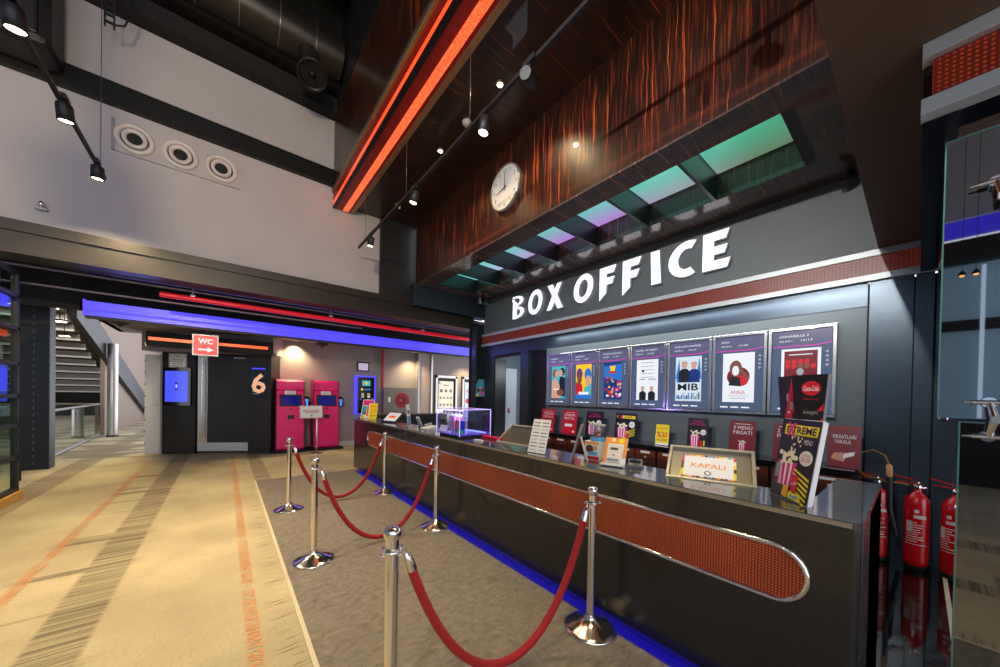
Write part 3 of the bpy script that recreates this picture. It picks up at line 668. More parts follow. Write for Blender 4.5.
def dr_yellow(b, w, h, y):
    b.m(pyel).rect(-w / 2, w / 2, .004, h, y); b.m(pred).text('%30', .0, h * .52, h * .26, y - YL, w=w * .8, bold=.02); b.m(pred).text('SEANSLARDA', 0, h * .82, h * .08, y - YL, w=w * .8); b.m(pbrown).text('INDIRIM', 0, h * .26, h * .14, y - YL, w=w * .76)
    b.m(pwhite).rect(-w / 2, w / 2, .004, h * .1, y - YL)
ledge = .882
items = [
 ('leaflet_stand', 'red leaflet stand headed YENI at the doorway end of the ledge', 4.60, .34, .43, dr_maroon(['YENI', 'MENU'], 3)),
 ('leaflet_stand', 'red leaflet stand headed MISIR, second from the doorway end of the ledge', 4.06, .34, .43, dr_maroon(['MISIR', 'BOL'], 3)),
 ('leaflet_stand', 'black leaflet stand with a pink popcorn tub, beside the red MISIR leaflet', 3.52, .34, .43, dr_black),
 ('leaflet_stand', 'black leaflet stand with yellow stripes and pink X above a popcorn tub on the ledge', 2.93, .36, .43, dr_extreme_small),
 ('leaflet_stand', 'small yellow leaflet stand reading %30 on the ledge', 2.34, .19, .30, dr_yellow),
 ('leaflet_stand', 'black popcorn leaflet stand right behind the tilted KAPALI tray', 1.87, .25, .42, dr_black),
 ('leaflet_stand', 'maroon popcorn leaflet stand behind the far end of the KAPALI tray', 1.36, .27, .42, dr_maroon(['3 MENU', 'FIRSATI'])),
 ('leaflet_stand', 'maroon leaflet stand mostly hidden by the tall EXTREME display', .93, .25, .42, dr_maroon(['2 MENU', 'FIRSATI'])),
 ('leaflet_stand', 'maroon leaflet stand showing a hand with a card, nearest the extinguishers', .475, .24, .43, dr_card)]
for nm, lb, y, w, h, fn in items: stand(nm, lb, (4.93, y, ledge), RW, w, h, fn, .12, 'leaflet stands on the ledge')

# ================================================================== THINGS ON THE COUNTER
TZ = 1.031
# acrylic leaflet holders at the far end
def dr_pink(b, w, h, y):
    b.m(pwhite).rect(-w / 2, w / 2, .004, h, y); b.m(pmag).rect(-w * .45, w * .45, h * .70, h * .97, y - YL); b.m(pteal).rect(-w * .45, -w * .08, h * .2, h * .66, y - YL); b.m(M_('print_coral', (226, 80, 70), .5)).rect(-w * .05, w * .42, h * .12, h * .66, y - YL)
    b.m(pbrown).disc(-w * .22, h * .28, w * .12, None, y - 2 * YL); b.m(pyel).disc(-w * .3, h * .08, w * .1, None, y - 2 * YL); b.m(pmag).rect(-w * .45, -w * .3, h * .03, h * .18, y - YL)
def dr_yel2(b, w, h, y):
    b.m(pyel).rect(-w / 2, w / 2, .004, h, y); b.m(porange).text('1,30', w * .05, h * .56, h * .22, y - YL, w=w * .7, bold=.02); b.m(pbrown).text('SEANS', w * .05, h * .26, h * .1, y - YL, w=w * .6); b.m(porange).rect(-w * .3, w * .4, h * .78, h * .84, y - YL)
    b.m(pcream).rect(-w * .5, -w * .38, .004, h, y - YL)
stand('leaflet_stand', 'tall pink, teal and coral leaflet stand at the far end of the counter', (2.28, 7.22, TZ), -1.05, .30, .40, dr_pink, .22)
stand('leaflet_stand', 'yellow leaflet stand next to the pink one at the far end of the counter', (2.26, 6.80, TZ), -1.15, .24, .33, dr_yel2, .15)
# touch tablet
t = thing('tablet_stand', 'dark tilted tablet with a white and orange screen near the far end of the counter', 'tablet', (2.30, 6.05, TZ), -1.25)
b = MB().m(black); b.M = Matrix.Translation((0, 0, .01)) @ Matrix.Rotation(-.85, 4, 'X'); b.box(-.19, .19, 0, .025, 0, .27, bev=.006); b.build('casing', t)
b = MB(); b.M = Matrix.Translation((0, 0, .01)) @ Matrix.Rotation(-.85, 4, 'X'); b.m(em('pale', (226, 220, 214), .8)).rect(-.16, .16, .03, .24, -.002); b.m(lor).rect(-.1, .1, .1, .16, -.004).rect(-.12, .1, .19, .2, -.004); b.build('screen', t)
MB().m(black).box(-.08, .08, .06, .2, 0, .012).box(-.02, .02, .10, .125, 0, .12).build('foot', t)
# narrow upright acrylic stand
def dr_sky(b, w, h, y): b.m(pwhite).rect(-w / 2, w / 2, .004, h, y); b.m(pblue).rect(-w * .4, w * .4, h * .1, h * .5, y - YL); b.m(pbrown).rect(-w * .3, w * .3, h * .6, h * .75, y - YL)
stand('leaflet_stand', 'narrow clear leaflet stand seen nearly edge-on beside the tablet', (2.25, 5.02, TZ), .85, .17, .36, dr_sky, .10)
# desk telephone and barcode reader
t = thing('desk_telephone', 'pale grey desk telephone with a raised handset beside the clear display case', 'telephone', (2.38, 4.62, TZ), -1.4)
MB().m(white).prism([(-.09, 0), (.1, 0), (.1, .055), (-.09, .02)], -.09, .09, 'x').build('phone_body', t)
MB().m(M_('handset_grey', (150, 150, 152), .4)).tube([(-.07, -.02, .05), (-.07, .03, .068), (-.07, .10, .075)], [.02, .013, .02], 10).build('handset', t)
t = thing('receipt_printer', 'small silver slanted gadget on a grey stem behind the telephone', 'gadget', (2.42, 4.95, TZ), -1.2)
b = MB().m(silver); b.M = Matrix.Rotation(.5, 4, 'X'); b.box(-.03, .03, -.015, .015, .02, .19, bev=.004); b.build('stem', t); MB().m(black).lathe([(.05, 0), (.05, .012), (.02, .03)], 18).build('foot', t)
# clear display case
cs = thing('display_case', 'clear acrylic display case lit violet from inside, holding a popcorn tub and cans', 'display case', (2.17, 3.43, TZ))
cw, cl, ch = .46, .56, .34
b = MB().m(acrylic)
for a in ((0, .005, 0, cl, .03, ch), (cw - .005, cw, 0, cl, .03, ch), (0, cw, 0, .005, .03, ch), (0, cw, cl - .005, cl, .03, ch), (0, cw, 0, cl, ch, ch + .005)): b.box(*a)
b.build('acrylic_box', cs)
eg = M_('lit_acrylic_edge', (210, 190, 250), .2, emis=(190, 170, 250), es=.7)
b = MB().m(eg)
for x in (0, cw): 
    for y in (0, cl): b.box(x - .004, x + .004, y - .004, y + .004, .02, ch + .006)
for y in (0, cl): b.box(0, cw, y - .004, y + .004, ch, ch + .008)
for x in (0, cw): b.box(x - .004, x + .004, 0, cl, ch, ch + .008)
b.build('edges', cs)
MB().m(M_('case_base', (120, 120, 170), .15, emis=(90, 80, 220), es=.35)).box(0, cw, 0, cl, .03, .045).m(black).box(.03, cw - .03, .03, cl - .03, .0, .03).build('base', cs)
MB().m(M_('case_led', (200, 190, 255), .2, emis=(190, 170, 255), es=5)).box(.05, .09, .06, cl - .06, ch - .014, ch - .004).m(M_('case_led2', (120, 180, 255), .2, emis=(150, 150, 255), es=1.6)).box(.40, .44, .06, cl - .06, .046, .052).build('light_strip', cs)
lamp('POINT', (2.17 + .2, 3.43 + .25, TZ + .3), (0, 0, 0), 8.0, (.5, .38, 1), cs, size=.05, name='case_light')
t = thing('popcorn_tub', 'large pink and white popcorn tub inside the lit display case', 'popcorn tub', (2.36, 3.83, TZ + .046))
MB().m(M_('tub_print', (226, 60, 170), .5)).lathe([(.062, 0), (.085, .20)], 28).build('tub', t)
b = MB().m(pwhite)
for k in range(8):
    a = PI * 2 * k / 8; c0, s0, c1, s1 = math.cos(a), math.sin(a), math.cos(a + .25), math.sin(a + .25)
    b.add([(.0635 * c0, .0635 * s0, .002), (.0635 * c1, .0635 * s1, .002), (.086 * c1, .086 * s1, .199), (.086 * c0, .086 * s0, .199)], [(0, 1, 2, 3)])
b.build('stripes', t); MB().m(white).lathe([(.09, .2), (.09, .215), (.07, .225), (.001, .23)], 24).build('lid', t)
for y, c1, c2, l in ((3.64, (224, 70, 80), (60, 170, 150), 'coral and green drink can in the display case, next to the popcorn tub'), (3.53, (20, 60, 200), (40, 200, 170), 'blue and teal drink can in the display case, at its nearer corner')):
    t = thing('drink_can', l, 'can', (2.27, y, TZ + .046))
    MB().m(M_('can%d' % (y * 100), c1, .25, .3)).lathe([(.026, 0), (.033, .01), (.033, .085)], 20).m(M_('canb%d' % (y * 100), c2, .25, .3)).lathe([(.0332, .0), (.0332, .05)], 20).m(M_('canc%d' % (y * 100), c1, .25, .3)).lathe([(.033, .085), (.033, .15), (.026, .158)], 20).build('can_body', t)
    MB().m(silver).lathe([(.026, .158), (.027, .162), (.024, .162), (.024, .158), (.001, .158)], 20).build('can_top', t)
t = thing('price_card', 'small tilted white price card inside the display case at its far end', 'card', (2.21, 3.90, TZ + .047), -1.1, tilt=.5)
MB().m(pwhite).box(-.06, .06, 0, .002, 0, .09).build('card', t)
t = thing('computer_mouse', 'silver grey mouse in front of the display case', 'mouse', (2.24, 3.14, TZ), .15)
MB().m(M_('mouse_grey', (150, 150, 156), .3)).lathe([(.001, .030), (.025, .028), (.042, .015), (.045, 0)], 20).build('mouse_shell', t).scale = (.8, 1.8, .8)
t = tag(bx(M_('red_leather', (200, 10, 30), .4), 2.46, 2.52, 3.02, 3.38, TZ, TZ + .035, bev=.006).build('red_folder'), 'thin bright red folder between the display case and the empty tray', 'folder')
# tilted trays
def tray(loc, rot, label, card):
    t = thing('display_tray', label, 'tray', loc, rot, tilt=.92)
    fm = M_('tray_frame', (158, 152, 138), .35, .35); w, h = .50, .31
    b = MB().m(fm)
    b.box(-w / 2, w / 2, 0, .05, 0, .02, bev=.003).box(-w / 2, w / 2, 0, .05, h - .02, h, bev=.003).box(-w / 2, -w / 2 + .02, 0, .05, .02, h - .02, bev=.003).box(w / 2 - .02, w / 2, 0, .05, .02, h - .02, bev=.003)
    b.build('rim', t)
    MB().m(M_('tray_floor', (132, 126, 114), .3, .3) if card else M_('tray_glass', (92, 88, 82), .1, .2)).box(-w / 2 + .01, w / 2 - .01, .03, .05, .01, h - .01).build('tray_bed', t)
    MB().m(M_('tray_side', (40, 50, 66), .3)).box(-w / 2, w / 2, .05, .085, 0, .03).build('tray_foot', t)
    return t
tray((2.44, 2.80, TZ + .0), RW + .06, 'empty tilted metal tray with dark glass, beside the white listing stand', False)
k_ = tray((2.40, .835, TZ + .0), RW + .31, 'tilted beige metal tray holding the white KAPALI card', True)
kc = thing('closed_card', 'white card with a colourful border reading KAPALI lying in the tilted tray', 'card', (2.40, .835, TZ), RW + .31, tilt=.92)
b = MB().m(M_('card_white', (235, 235, 238), .6)); b.box(-.165, .15, .024, .029, .045, .25); rnd = random.Random(5)
for k in range(40):
    b.m(rnd.choice([porange, pblue, pbrown, pyel, pmag, pgrey, pcream, porange]))
    if k < 14: x = -.165 + k * .0225; b.poly([(x, .235), (x + .0225, .235), (x + .018, .25), (x - .0, .25)], .0235)
    elif k < 28: x = -.165 + (k - 14) * .0225; b.poly([(x, .045), (x + .0225, .045), (x + .0225, .058), (x + .005, .058)], .0235)
    elif k < 34: z = .045 + (k - 28) * .034; b.rect(-.165, -.150, z, z + .034, .0235)
    else: z = .045 + (k - 34) * .034; b.rect(.135, .15, z, z + .034, .0235)
b.m(porange).text('KAPALI', -.008, .155, .040, .0232, w=.20, bold=.015, shear=.05)
b.m(pbrown).disc(-.008, .088, .02, None, .0232).m(pwhite).disc(-.008, .088, .013, None, .0228); b.build('printed_card', kc)
# white listing stand
def dr_list(b, w, h, y):
    b.m(pwhite).rect(-w / 2, w / 2, .004, h, y)
    for c in (-1, 1):
        for k in range(9): b.m(pgrey if k % 3 else M_('print_pale', (196, 192, 190), .6)).rect(c * w * .24 - w * .18, c * w * .24 + w * .18, h * (.08 + .1 * k), h * (.115 + .1 * k), y - YL)
stand('listing_stand', 'white sheet of small print in a clear tilted stand on the counter', (2.22, 2.20, TZ), RW + .12, .20, .32, dr_list, .30)
t = thing('price_board', 'grey leaflet stand turned away, its white strut showing, beyond the card terminal', 'leaflet stand', (2.23, 1.80, TZ), 3.69, tilt=0)
b = MB().m(M_('board_grey', (158, 146, 138), .6)); b.M = Matrix.Rotation(-.26, 4, 'X'); b.box(-.10, .10, 0, .006, 0, .31); b.build('board', t)
b = MB().m(white); b.M = Matrix.Translation((0, .13, 0)) @ Matrix.Rotation(.28, 4, 'X'); b.box(-.05, .05, 0, .003, 0, .21); b.build('strut', t)
# boxed glasses, tub and card terminal
t = thing('printed_carton', 'small carton printed with colourful pictures behind the card terminal', 'carton', (2.44, 1.72, TZ), RW + .1)
b = MB().m(pcream).box(-.07, .07, -.05, .05, 0, .155); b.m(pbrown).disc(-.02, .09, .035, None, -.052).m(pred).rect(-.065, .065, .004, .03, -.052).m(pskin).disc(.03, .1, .02, None, -.0525).m(pblue).rect(-.03, .05, .04, .07, -.0528).m(porange).rect(-.065, .065, .13, .15, -.052); b.build('carton', t)
t = thing('glasses_tub', 'clear round tub with a blue base standing on the printed carton', 'tub', (2.45, 1.70, TZ + .156))
MB().m(acrylic).lathe([(.06, .02), (.062, .13)], 24).build('clear_wall', t); MB().m(pblue).lathe([(.061, 0), (.062, .03)], 24).build('blue_base', t)
MB().m(pgrey).lathe([(.063, .128), (.064, .14), (.001, .142)], 24).build('lid', t)
b = MB(); rnd = random.Random(8)
for k in range(9): b.m(rnd.choice([pwhite, pbrown, pgrey, porange])).box(*(lambda x, y, z: (x, x + .03, y, y + .02, z, z + .02))(rnd.uniform(-.04, .01), rnd.uniform(-.035, .015), rnd.uniform(.03, .1)))
b.build('contents', t)
t = thing('card_terminal', 'white card reader on an orange-edged tilted cardboard holder', 'card terminal', (2.29, 1.46, TZ), RW + .28, tilt=.42)
b = MB().m(pwhite).box(-.085, .085, .03, .035, 0, .24); b.m(porange).rect(-.085, .085, .19, .24, .029).rect(-.085, -.06, .02, .2, .029).rect(.06, .085, .08, .2, .029); b.m(pyel).disc(.04, .215, .02, None, .028).m(pcream).disc(-.02, .22, .015, None, .028)
b.build('cardboard_back', t)
b = MB().m(M_('cream_plastic', (222, 218, 206), .4)).box(-.055, .055, .0, .03, .03, .18, bev=.006); b.m(M_('lcd', (96, 96, 70), .2)).rect(-.03, .03, .13, .15, -.0015).m(pgrey).box(-.045, .045, -.008, .0, .045, .06).m(black).disc(.0, .09, .006, None, -.0015); b.build('reader', t)
MB().m(white).box(-.085, .085, -.02, .03, -.0, .02, bev=.003).build('lip', t)
t = thing('pin_pad', 'small dark pin pad with lit buttons and its cable beside the card terminal', 'pin pad', (2.45, 1.36, TZ), RW + .5)
b = MB().m(M_('pad_grey', (96, 96, 96), .4)).prism([(-.08, 0), (.08, 0), (.08, .045), (-.08, .018)], -.05, .05, 'x'); b.m(lyel).box(-.04, -.02, -.06, -.045, .026, .028).m(lteal).box(-.01, .01, -.06, -.045, .026, .028).m(lor).box(.02, .04, -.06, -.045, .026, .028).m(black).box(-.04, .04, -.03, .05, .034, .05); b.build('pad_body', t)
MB().m(black).tube([(0, .06, .05), (-.05, .02, .075), (-.06, .1, .04), (.02, .16, .006), (.14, .18, .006)], .004, 8).build('cable', t)
# tall EXTREME display
t = thing('menu_display', 'tall black EXTREME menu display with a pink popcorn picture at the counter corner', 'display', (2.325, .43, TZ), -2.36, tilt=.15)
w, h = .27, .43; y = -.002
MB().m(pwhite).box(-w / 2, w / 2, 0, .012, 0, h).box(-w / 2 + .005, w / 2 - .005, .012, .024, 0, .012).build('card_back', t)
b = MB().m(pblk).rect(-w / 2 + .003, w / 2 - .003, .003, h - .003, y); y -= YL
b.m(pyel).poly([(-w * .38, h * .80), (w * .44, h * .80), (w * .46, h * .92), (-w * .38, h * .93)], y)
b.m(pblk).text('E TREME', w * .04, h * .865, h * .085, y - YL, w=w * .74, bold=.025); b.m(pmag).text('X', -w * .20, h * .87, h * .16, y - 2 * YL, w=w * .22, bold=.04)
b.m(pwhite).text('MENU', w * .26, h * .73, h * .06, y, w=w * .2)
popcorn(b, -w * .16, h * .16, w * .5, h * .5, y); 
rnd = random.Random(2)
for k in range(22): b.m(pcream).disc(rnd.uniform(-w * .3, w * .12), h * rnd.uniform(.55, .78), w * .022, None, y - YL, 6)
for k in range(6): b.m(pyel).poly([(w * .04, h * (.40 - .055 * k)), (w * .44, h * (.30 - .06 * k)), (w * .44, h * (.27 - .06 * k)), (w * .04, h * (.375 - .055 * k))], y - YL * .3)
b.m(pwhite).disc(w * .28, h * .54, w * .16, h * .09, y - YL); b.m(pmag).text('EXTRA', w * .28, h * .575, h * .03, y - 2 * YL).text('25.50', w * .28, h * .525, h * .05, y - 2 * YL, w=w * .22)
b.m(pred).rect(w * .05, w * .2, h * .12, h * .32, y - 3 * YL); b.m(pwhite).text('cola', w * .125, h * .22, h * .04, y - 4 * YL, rot=.3); b.m(pgrey).rect(-w * .42, -w * .30, h * .24, h * .42, y - 3 * YL)
b.m(M_('print_gold', (230, 170, 30), .5)).poly([(-w * .14, h * .03), (w * .0, h * .02), (w * .02, h * .16), (-w * .12, h * .17)], y - 5 * YL).m(pyel).poly([(w * .02, h * .03), (w * .34, h * .01), (w * .35, h * .09), (w * .03, h * .11)], y - 5 * YL); b.m(pblue).rect(w * .08, w * .28, h * .045, h * .075, y - 6 * YL)
b.build('printed_front', t)
MB().m(pwhite).box(-w / 2 + .004, w / 2 - .004, .012, .026, .012, h - .005).build('cup_shelf', t)
def cupbox(label, loc, rot, tilt, front):
    c = thing('popcorn_cup', label, 'cup', loc, rot, tilt=tilt)
    b0, t0, hh, d0, d1 = .062, .082, .235, .010, .015
    fr = [(-b0, -d0, 0), (b0, -d0, 0), (b0, d0, 0), (-b0, d0, 0), (-t0, -d1, hh), (t0, -d1, hh), (t0, d1, hh), (-t0, d1, hh)]
    MB().m(pblk).add(fr, [(0, 1, 2, 3), (0, 1, 5, 4), (1, 2, 6, 5), (2, 3, 7, 6), (3, 0, 4, 7)]).build('carton', c)
    b = MB(); b.M = Matrix.Translation((0, -d0 - .001, 0)) @ Matrix.Rotation((d1 - d0) / hh, 4, 'X'); front(b, t0, hh); b.build('printed_front', c); return c
def f_cola(b, w, h):
    b.m(pred).disc(w * .12, h * .70, w * .52, h * .16, -.001, 28); b.m(pwhite).text('Coca-Cola', w * .12, h * .70, h * .11, -.002, w=w * .82, shear=.3, bold=.01); b.m(pred).text('HAYATIN TADI', w * .1, h * .46, h * .035, -.001, w=w * .8)
    b.m(pgrey).text('Avengers', w * .1, h * .18, h * .09, -.001, w=w * .8, bold=.01); b.m(pred).poly([(w * .45, h * .2), (w * .8, h * .38), (w * .82, h * .22)], -.001).poly([(w * .6, h * .0), (w * .74, h * .0), (w * .75, h * .08)], -.001)
def f_red(b, w, h):
    b.m(pred).poly([(-w * .4, 0), (w * .1, 0), (w * .7, h), (w * .1, h)], -.001).poly([(w * .0, h * .5), (w * .7, h * .55), (w * .3, h * .1)], -.001); b.m(pgrey).disc(w * .3, h * .75, w * .14, h * .1, -.002).disc(w * .1, h * .3, w * .14, h * .1, -.002).disc(-w * .2, h * .5, w * .1, h * .1, -.002); b.m(pwhite).disc(-.1 * w, h * .15, w * .08, None, -.002)
cupbox('flattened black and red popcorn cup turned aside behind the cola cup', (2.445, .44, TZ + .425), -2.2, -.0, f_red)
cupbox('black popcorn cup with a red cola oval on top of the tall menu display', (2.365, .355, TZ + .425), -1.95, 0, f_cola)
t = thing('teal_leaflet', 'teal comic leaflet hung in a clear holder on the dark column past the counter', 'leaflet', (5.14, 7.14, 1.53), -.25, tilt=.12)
MB().m(acrylic).box(-.15, .15, 0, .004, -.01, .46).build('holder', t)
b = MB().m(pteal).rect(-.14, .14, 0, .45, -.003); b.m(pred).text('TATIL', 0, .38, .07, -.004, w=.2); b.m(pbrown).disc(-.05, .16, .05, None, -.004).disc(.05, .18, .05, None, -.0045); b.m(pskin).disc(0, .22, .045, None, -.005); b.m(pyel).rect(-.14, -.06, 0, .07, -.004); b.m(pmag).rect(-.03, .08, .04, .12, -.005); b.build('printed_sheet', t)

# ================================================================== STANCHIONS AND ROPES
def stanchion(label, x, y, r=.0265):
    t = thing('stanchion', label, 'stanchion', (x, y, .003), random.uniform(0, 6), 'rope barrier posts')
    MB().m(chrome).lathe([(.172, 0), (.175, .006), (.168, .012), (.14, .022), (.09, .042), (.05, .062), (.034, .075), (.034, .09)], 48).build('base', t)
    MB().m(chrome).lathe([(r, .085), (r, .90)], 28).build('pole', t)
    MB().m(chrome).lathe([(r, .895), (r * 1.3, .90), (r * 1.34, .93), (r * 1.2, .944), (r * .5, .950), (.001, .951)], 28).build('cap', t)
    b = MB().m(chrome).lathe([(r, .835), (r * 1.45, .837), (r * 1.55, .845), (r * 1.45, .853), (r, .855)], 28)
    for k in range(4):
        a = k * PI / 2; cx, cy = math.cos(a) * r * 1.75, math.sin(a) * r * 1.75
        b.tube([(cx + .013 * math.cos(q), cy + .013 * math.sin(q), .845) for q in [i * PI / 5 for i in range(10)]], .0035, 6, closed=True)
    b.build('rope_ring', t); return t
posts = [('chrome rope post nearest the camera, its base out of sight below', .59, 1.475, .029), ('chrome rope post standing against the counter nearest the menu display', 1.925, 1.365, .0265),
         ('chrome rope post on the carpet side of the middle red rope', .65, 3.49, .0265), ('chrome rope post against the counter at the end of the middle rope', 1.945, 3.56, .0265),
         ('farthest chrome rope post on the carpet side, in front of the magenta kiosks', .665, 5.21, .0265), ('farthest chrome rope post against the counter, by the end of the glowing band', 1.96, 5.26, .0265)]
for lb, x, y, r in posts: stanchion(lb, x, y, r)
def rope(label, A, B, sag):
    A, B = Vector(A), Vector(B); d = (B - A); u = Vector((d.x, d.y, 0)).normalized()
    t = thing('velvet_rope', label, 'rope', tuple((A + B) / 2 - Vector((0, 0, sag))), 0, 'red velvet ropes')
    o = (A + B) / 2 - Vector((0, 0, sag))
    L = (Vector((B.x, B.y, 0)) - Vector((A.x, A.y, 0))).length
    # catenary
    N = 44; k = 1.0
    lo, hi = .1, 20
    for _ in range(60):
        k = (lo + hi) / 2
        if (math.cosh(k * L / 2) - 1) / k < sag: lo = k
        else: hi = k
    P = []
    arcl = math.sinh(k * L / 2) / k
    for i in range(N + 1):
        sa = (i / N - .5) * 2 * arcl; s = math.asinh(k * sa) / k / L + .5; xx = (s - .5) * L; z = (math.cosh(k * xx) - math.cosh(k * L / 2)) / k
        P.append(A + Vector((d.x * s, d.y * s, d.z * s + z)) - o)
    def arc(i0, i1): return P[i0:i1 + 1]
    MB().m(velvet).tube(arc(2, N - 2), .0225, 16).build('rope', t)
    for a, b, e in ((P[0], P[2], A - o), (P[N], P[N - 2], B - o)):
        dd = (b - a); 
        MB().m(chrome).tube([a + dd * .22, a + dd * .35, a + dd * .5, b + dd * .02, b + dd * .15], [.008, .017, .021, .0245, .0245], 16).build('ferrule', t)
        MB().m(chrome).tube([a + Vector((0, 0, .012)), a + dd * .06 + Vector((0, 0, .004)), a + dd * .26], [.006, .005, .005], 8).build('hook', t)
rope('red velvet rope hanging nearest the camera, almost touching the floor', (.645, 1.465, .845), (1.875, 1.37, .845), .775)
rope('middle red velvet rope, hanging between the second pair of posts', (.70, 3.495, .845), (1.895, 3.555, .845), .79)
rope('farthest red velvet rope, hanging nearest the magenta kiosks', (.715, 5.21, .845), (1.91, 5.255, .845), .79)

# ================================================================== LOBBY: DOOR WALL (turned towards the hall)
A0 = (-1.39, 11.57); TH = math.radians(-29.93)
def onwall(s, z=0, off=0.):                      # a point on the slanted wall; off is towards the hall
    return (A0[0] + s * math.cos(TH) + off * math.sin(TH), A0[1] + s * math.sin(TH) - off * math.cos(TH), z)
def wallbox(name, material, s0, s1, d0, d1, z0, z1, kind=True):
    b = MB().m(material).box(s0, s1, -d1, -d0, z0, z1); o = b.build(name); o.location = onwall(0); o.rotation_euler = (0, 0, TH)
    return struct(o) if kind else o
dark_panel = M_('dark_panel', (30, 30, 32), .5)
wallbox('wall_door', dark_panel, .25, .93, -.4, 0, 0, 2.48)
wallbox('wall_door_pier', dark_panel, 2.15, 2.66, -.4, .05, 0, 2.47)
wallbox('wall_door_top', dark_panel, .93, 2.15, -.3, -.02, 2.42, 2.55)
wallbox('wall_behind_door', softblack, .9, 2.2, -.6, -.4, 0, 2.6)
wallbox('wall_above_door', M_('lobby_plaster'), -.2, 2.66, -.6, -.02, 2.48, 3.0)
wallbox('trim_9', black, .93, .97, -.1, .02, 0, 2.42)
t = thing('white_partition', 'pale grey panel with small edge marks standing left of the screen column', 'panel', onwall(.08), TH)
MB().m(M_('pale_grey_panel', (196, 200, 206), .45)).box(-.15, .17, -.06, .02, .02, 2.38).build('panel', t)
b = MB().m(M_('edge_mark', (120, 60, 90), .5))
for k in range(8): b.box(-.153, -.13, -.063, -.05, .25 + .28 * k, .29 + .28 * k)
b.box(.04, .12, -.064, -.06, 1.18, 1.19); b.build('edge_marks', t)
dr = thing('hall_door', 'black cinema hall door with a steel side panel, long pull handle and kick plate', 'door', onwall(1.55), TH)
MB().m(M_('door_black', (34, 34, 36), .4)).box(-.33, .58, .02, .07, .06, 2.41, bev=.004).build('door_leaf', dr)
MB().m(brushed).box(-.55, -.34, .015, .07, .06, 2.41).m(silver).box(-.55, .58, .01, .019, .06, .27).build('steel_panel', dr)
hn = MB().m(chrome).tube([(-.42, -.05, .36), (-.42, -.05, 2.32)], .016, 12).tube([(-.42, -.05, .5), (-.42, .015, .5)], .01, 8).tube([(-.42, -.05, 2.2), (-.42, .015, 2.2)], .01, 8).build('pull_handle', dr)
MB().m(silver).box(.25, .5, -.01, .01, 2.35, 2.38).build('door_closer', dr)
ds = thing('info_screen', 'glowing blue upright screen on the dark column beside the hall door', 'screen', onwall(.59, 1.17, .0), TH)
MB().m(blackgloss).box(-.30, .30, -.06, 0, 0, .92, bev=.008).build('casing', ds)
b = MB().m(M_('blue_screen', (30, 40, 120), .2, emis=(74, 88, 246), es=.95)).rect(-.24, .24, .09, .83, -.0615); b.m(lw).disc(0, .47, .012, .04, -.063).m(lnavy).rect(-.03, .03, .37, .42, -.063).rect(-.03, .03, .52, .57, -.063); b.m(lred).disc(.27, .86, .012, None, -.0625); b.build('screen', ds)
nt = thing('framed_notice', 'white notice with a confetti border above the blue info screen', 'notice', onwall(.58, 2.0, .0), TH)
b = MB().m(pwhite).box(-.19, .19, -.012, 0, .03, .43); rnd = random.Random(4)
for k in range(34):
    b.m(rnd.choice([pmag, pyel, pblue, porange, pblk, pred])); a = k / 34 * 4; s = int(a); q = a - s
    x, z = ((-.19 + .36 * q, .03), (.168, .03 + .38 * q), (.168 - .36 * q, .408), (-.19, .41 - .38 * q))[s]; b.rect(x, x + .024, z, z + .022, -.0135)
for k in range(4): b.m(pgrey).rect(-.11, .11, .12 + .05 * k, .135 + .05 * k, -.0135)
b.m(pblk).rect(-.03, .03, .07, .10, -.0135).m(pgrey).disc(.0, .36, .02, None, -.0135); b.build('notice_sheet', nt)
sx = thing('hall_number', 'black glossy plate with a large peach 6 beside the cinema hall door', 'sign', onwall(2.39, 1.40, .052), TH)
MB().m(blackgloss).box(-.19, .19, -.015, 0, 0, .82).build('plate', sx)
b = MB().m(M_('peach_number', (236, 186, 150), .4, emis=(236, 176, 136), es=.55)); b.text('6', 0, .36, .46, -.017, w=.32, bold=.02); b.m(blueled).rect(-.16, .14, .70, .73, -.017); b.m(pgrey).rect(-.13, .02, .08, .11, -.017).rect(-.15, -.11, .13, .16, -.017); b.build('number', sx)
hb = thing('header_light_bar', 'black header box over the hall door with an orange red glowing slot', 'light bar', (0, 10.0, 0))
MB().m(softblack).box(-1.26, .90, -.12, .16, 2.45, 2.74).build('header_box', hb)
MB().m(M_('red_slot', (200, 60, 30), .3, emis=(255, 84, 26), es=1.3)).box(-1.22, .79, -.128, -.12, 2.56, 2.62).build('light_slot', hb)
struct(bx(M_('lobby_plaster'), -1.3, 1.0, 10.16, 11.9, 2.46, 2.52).build('ceiling_door_soffit'))

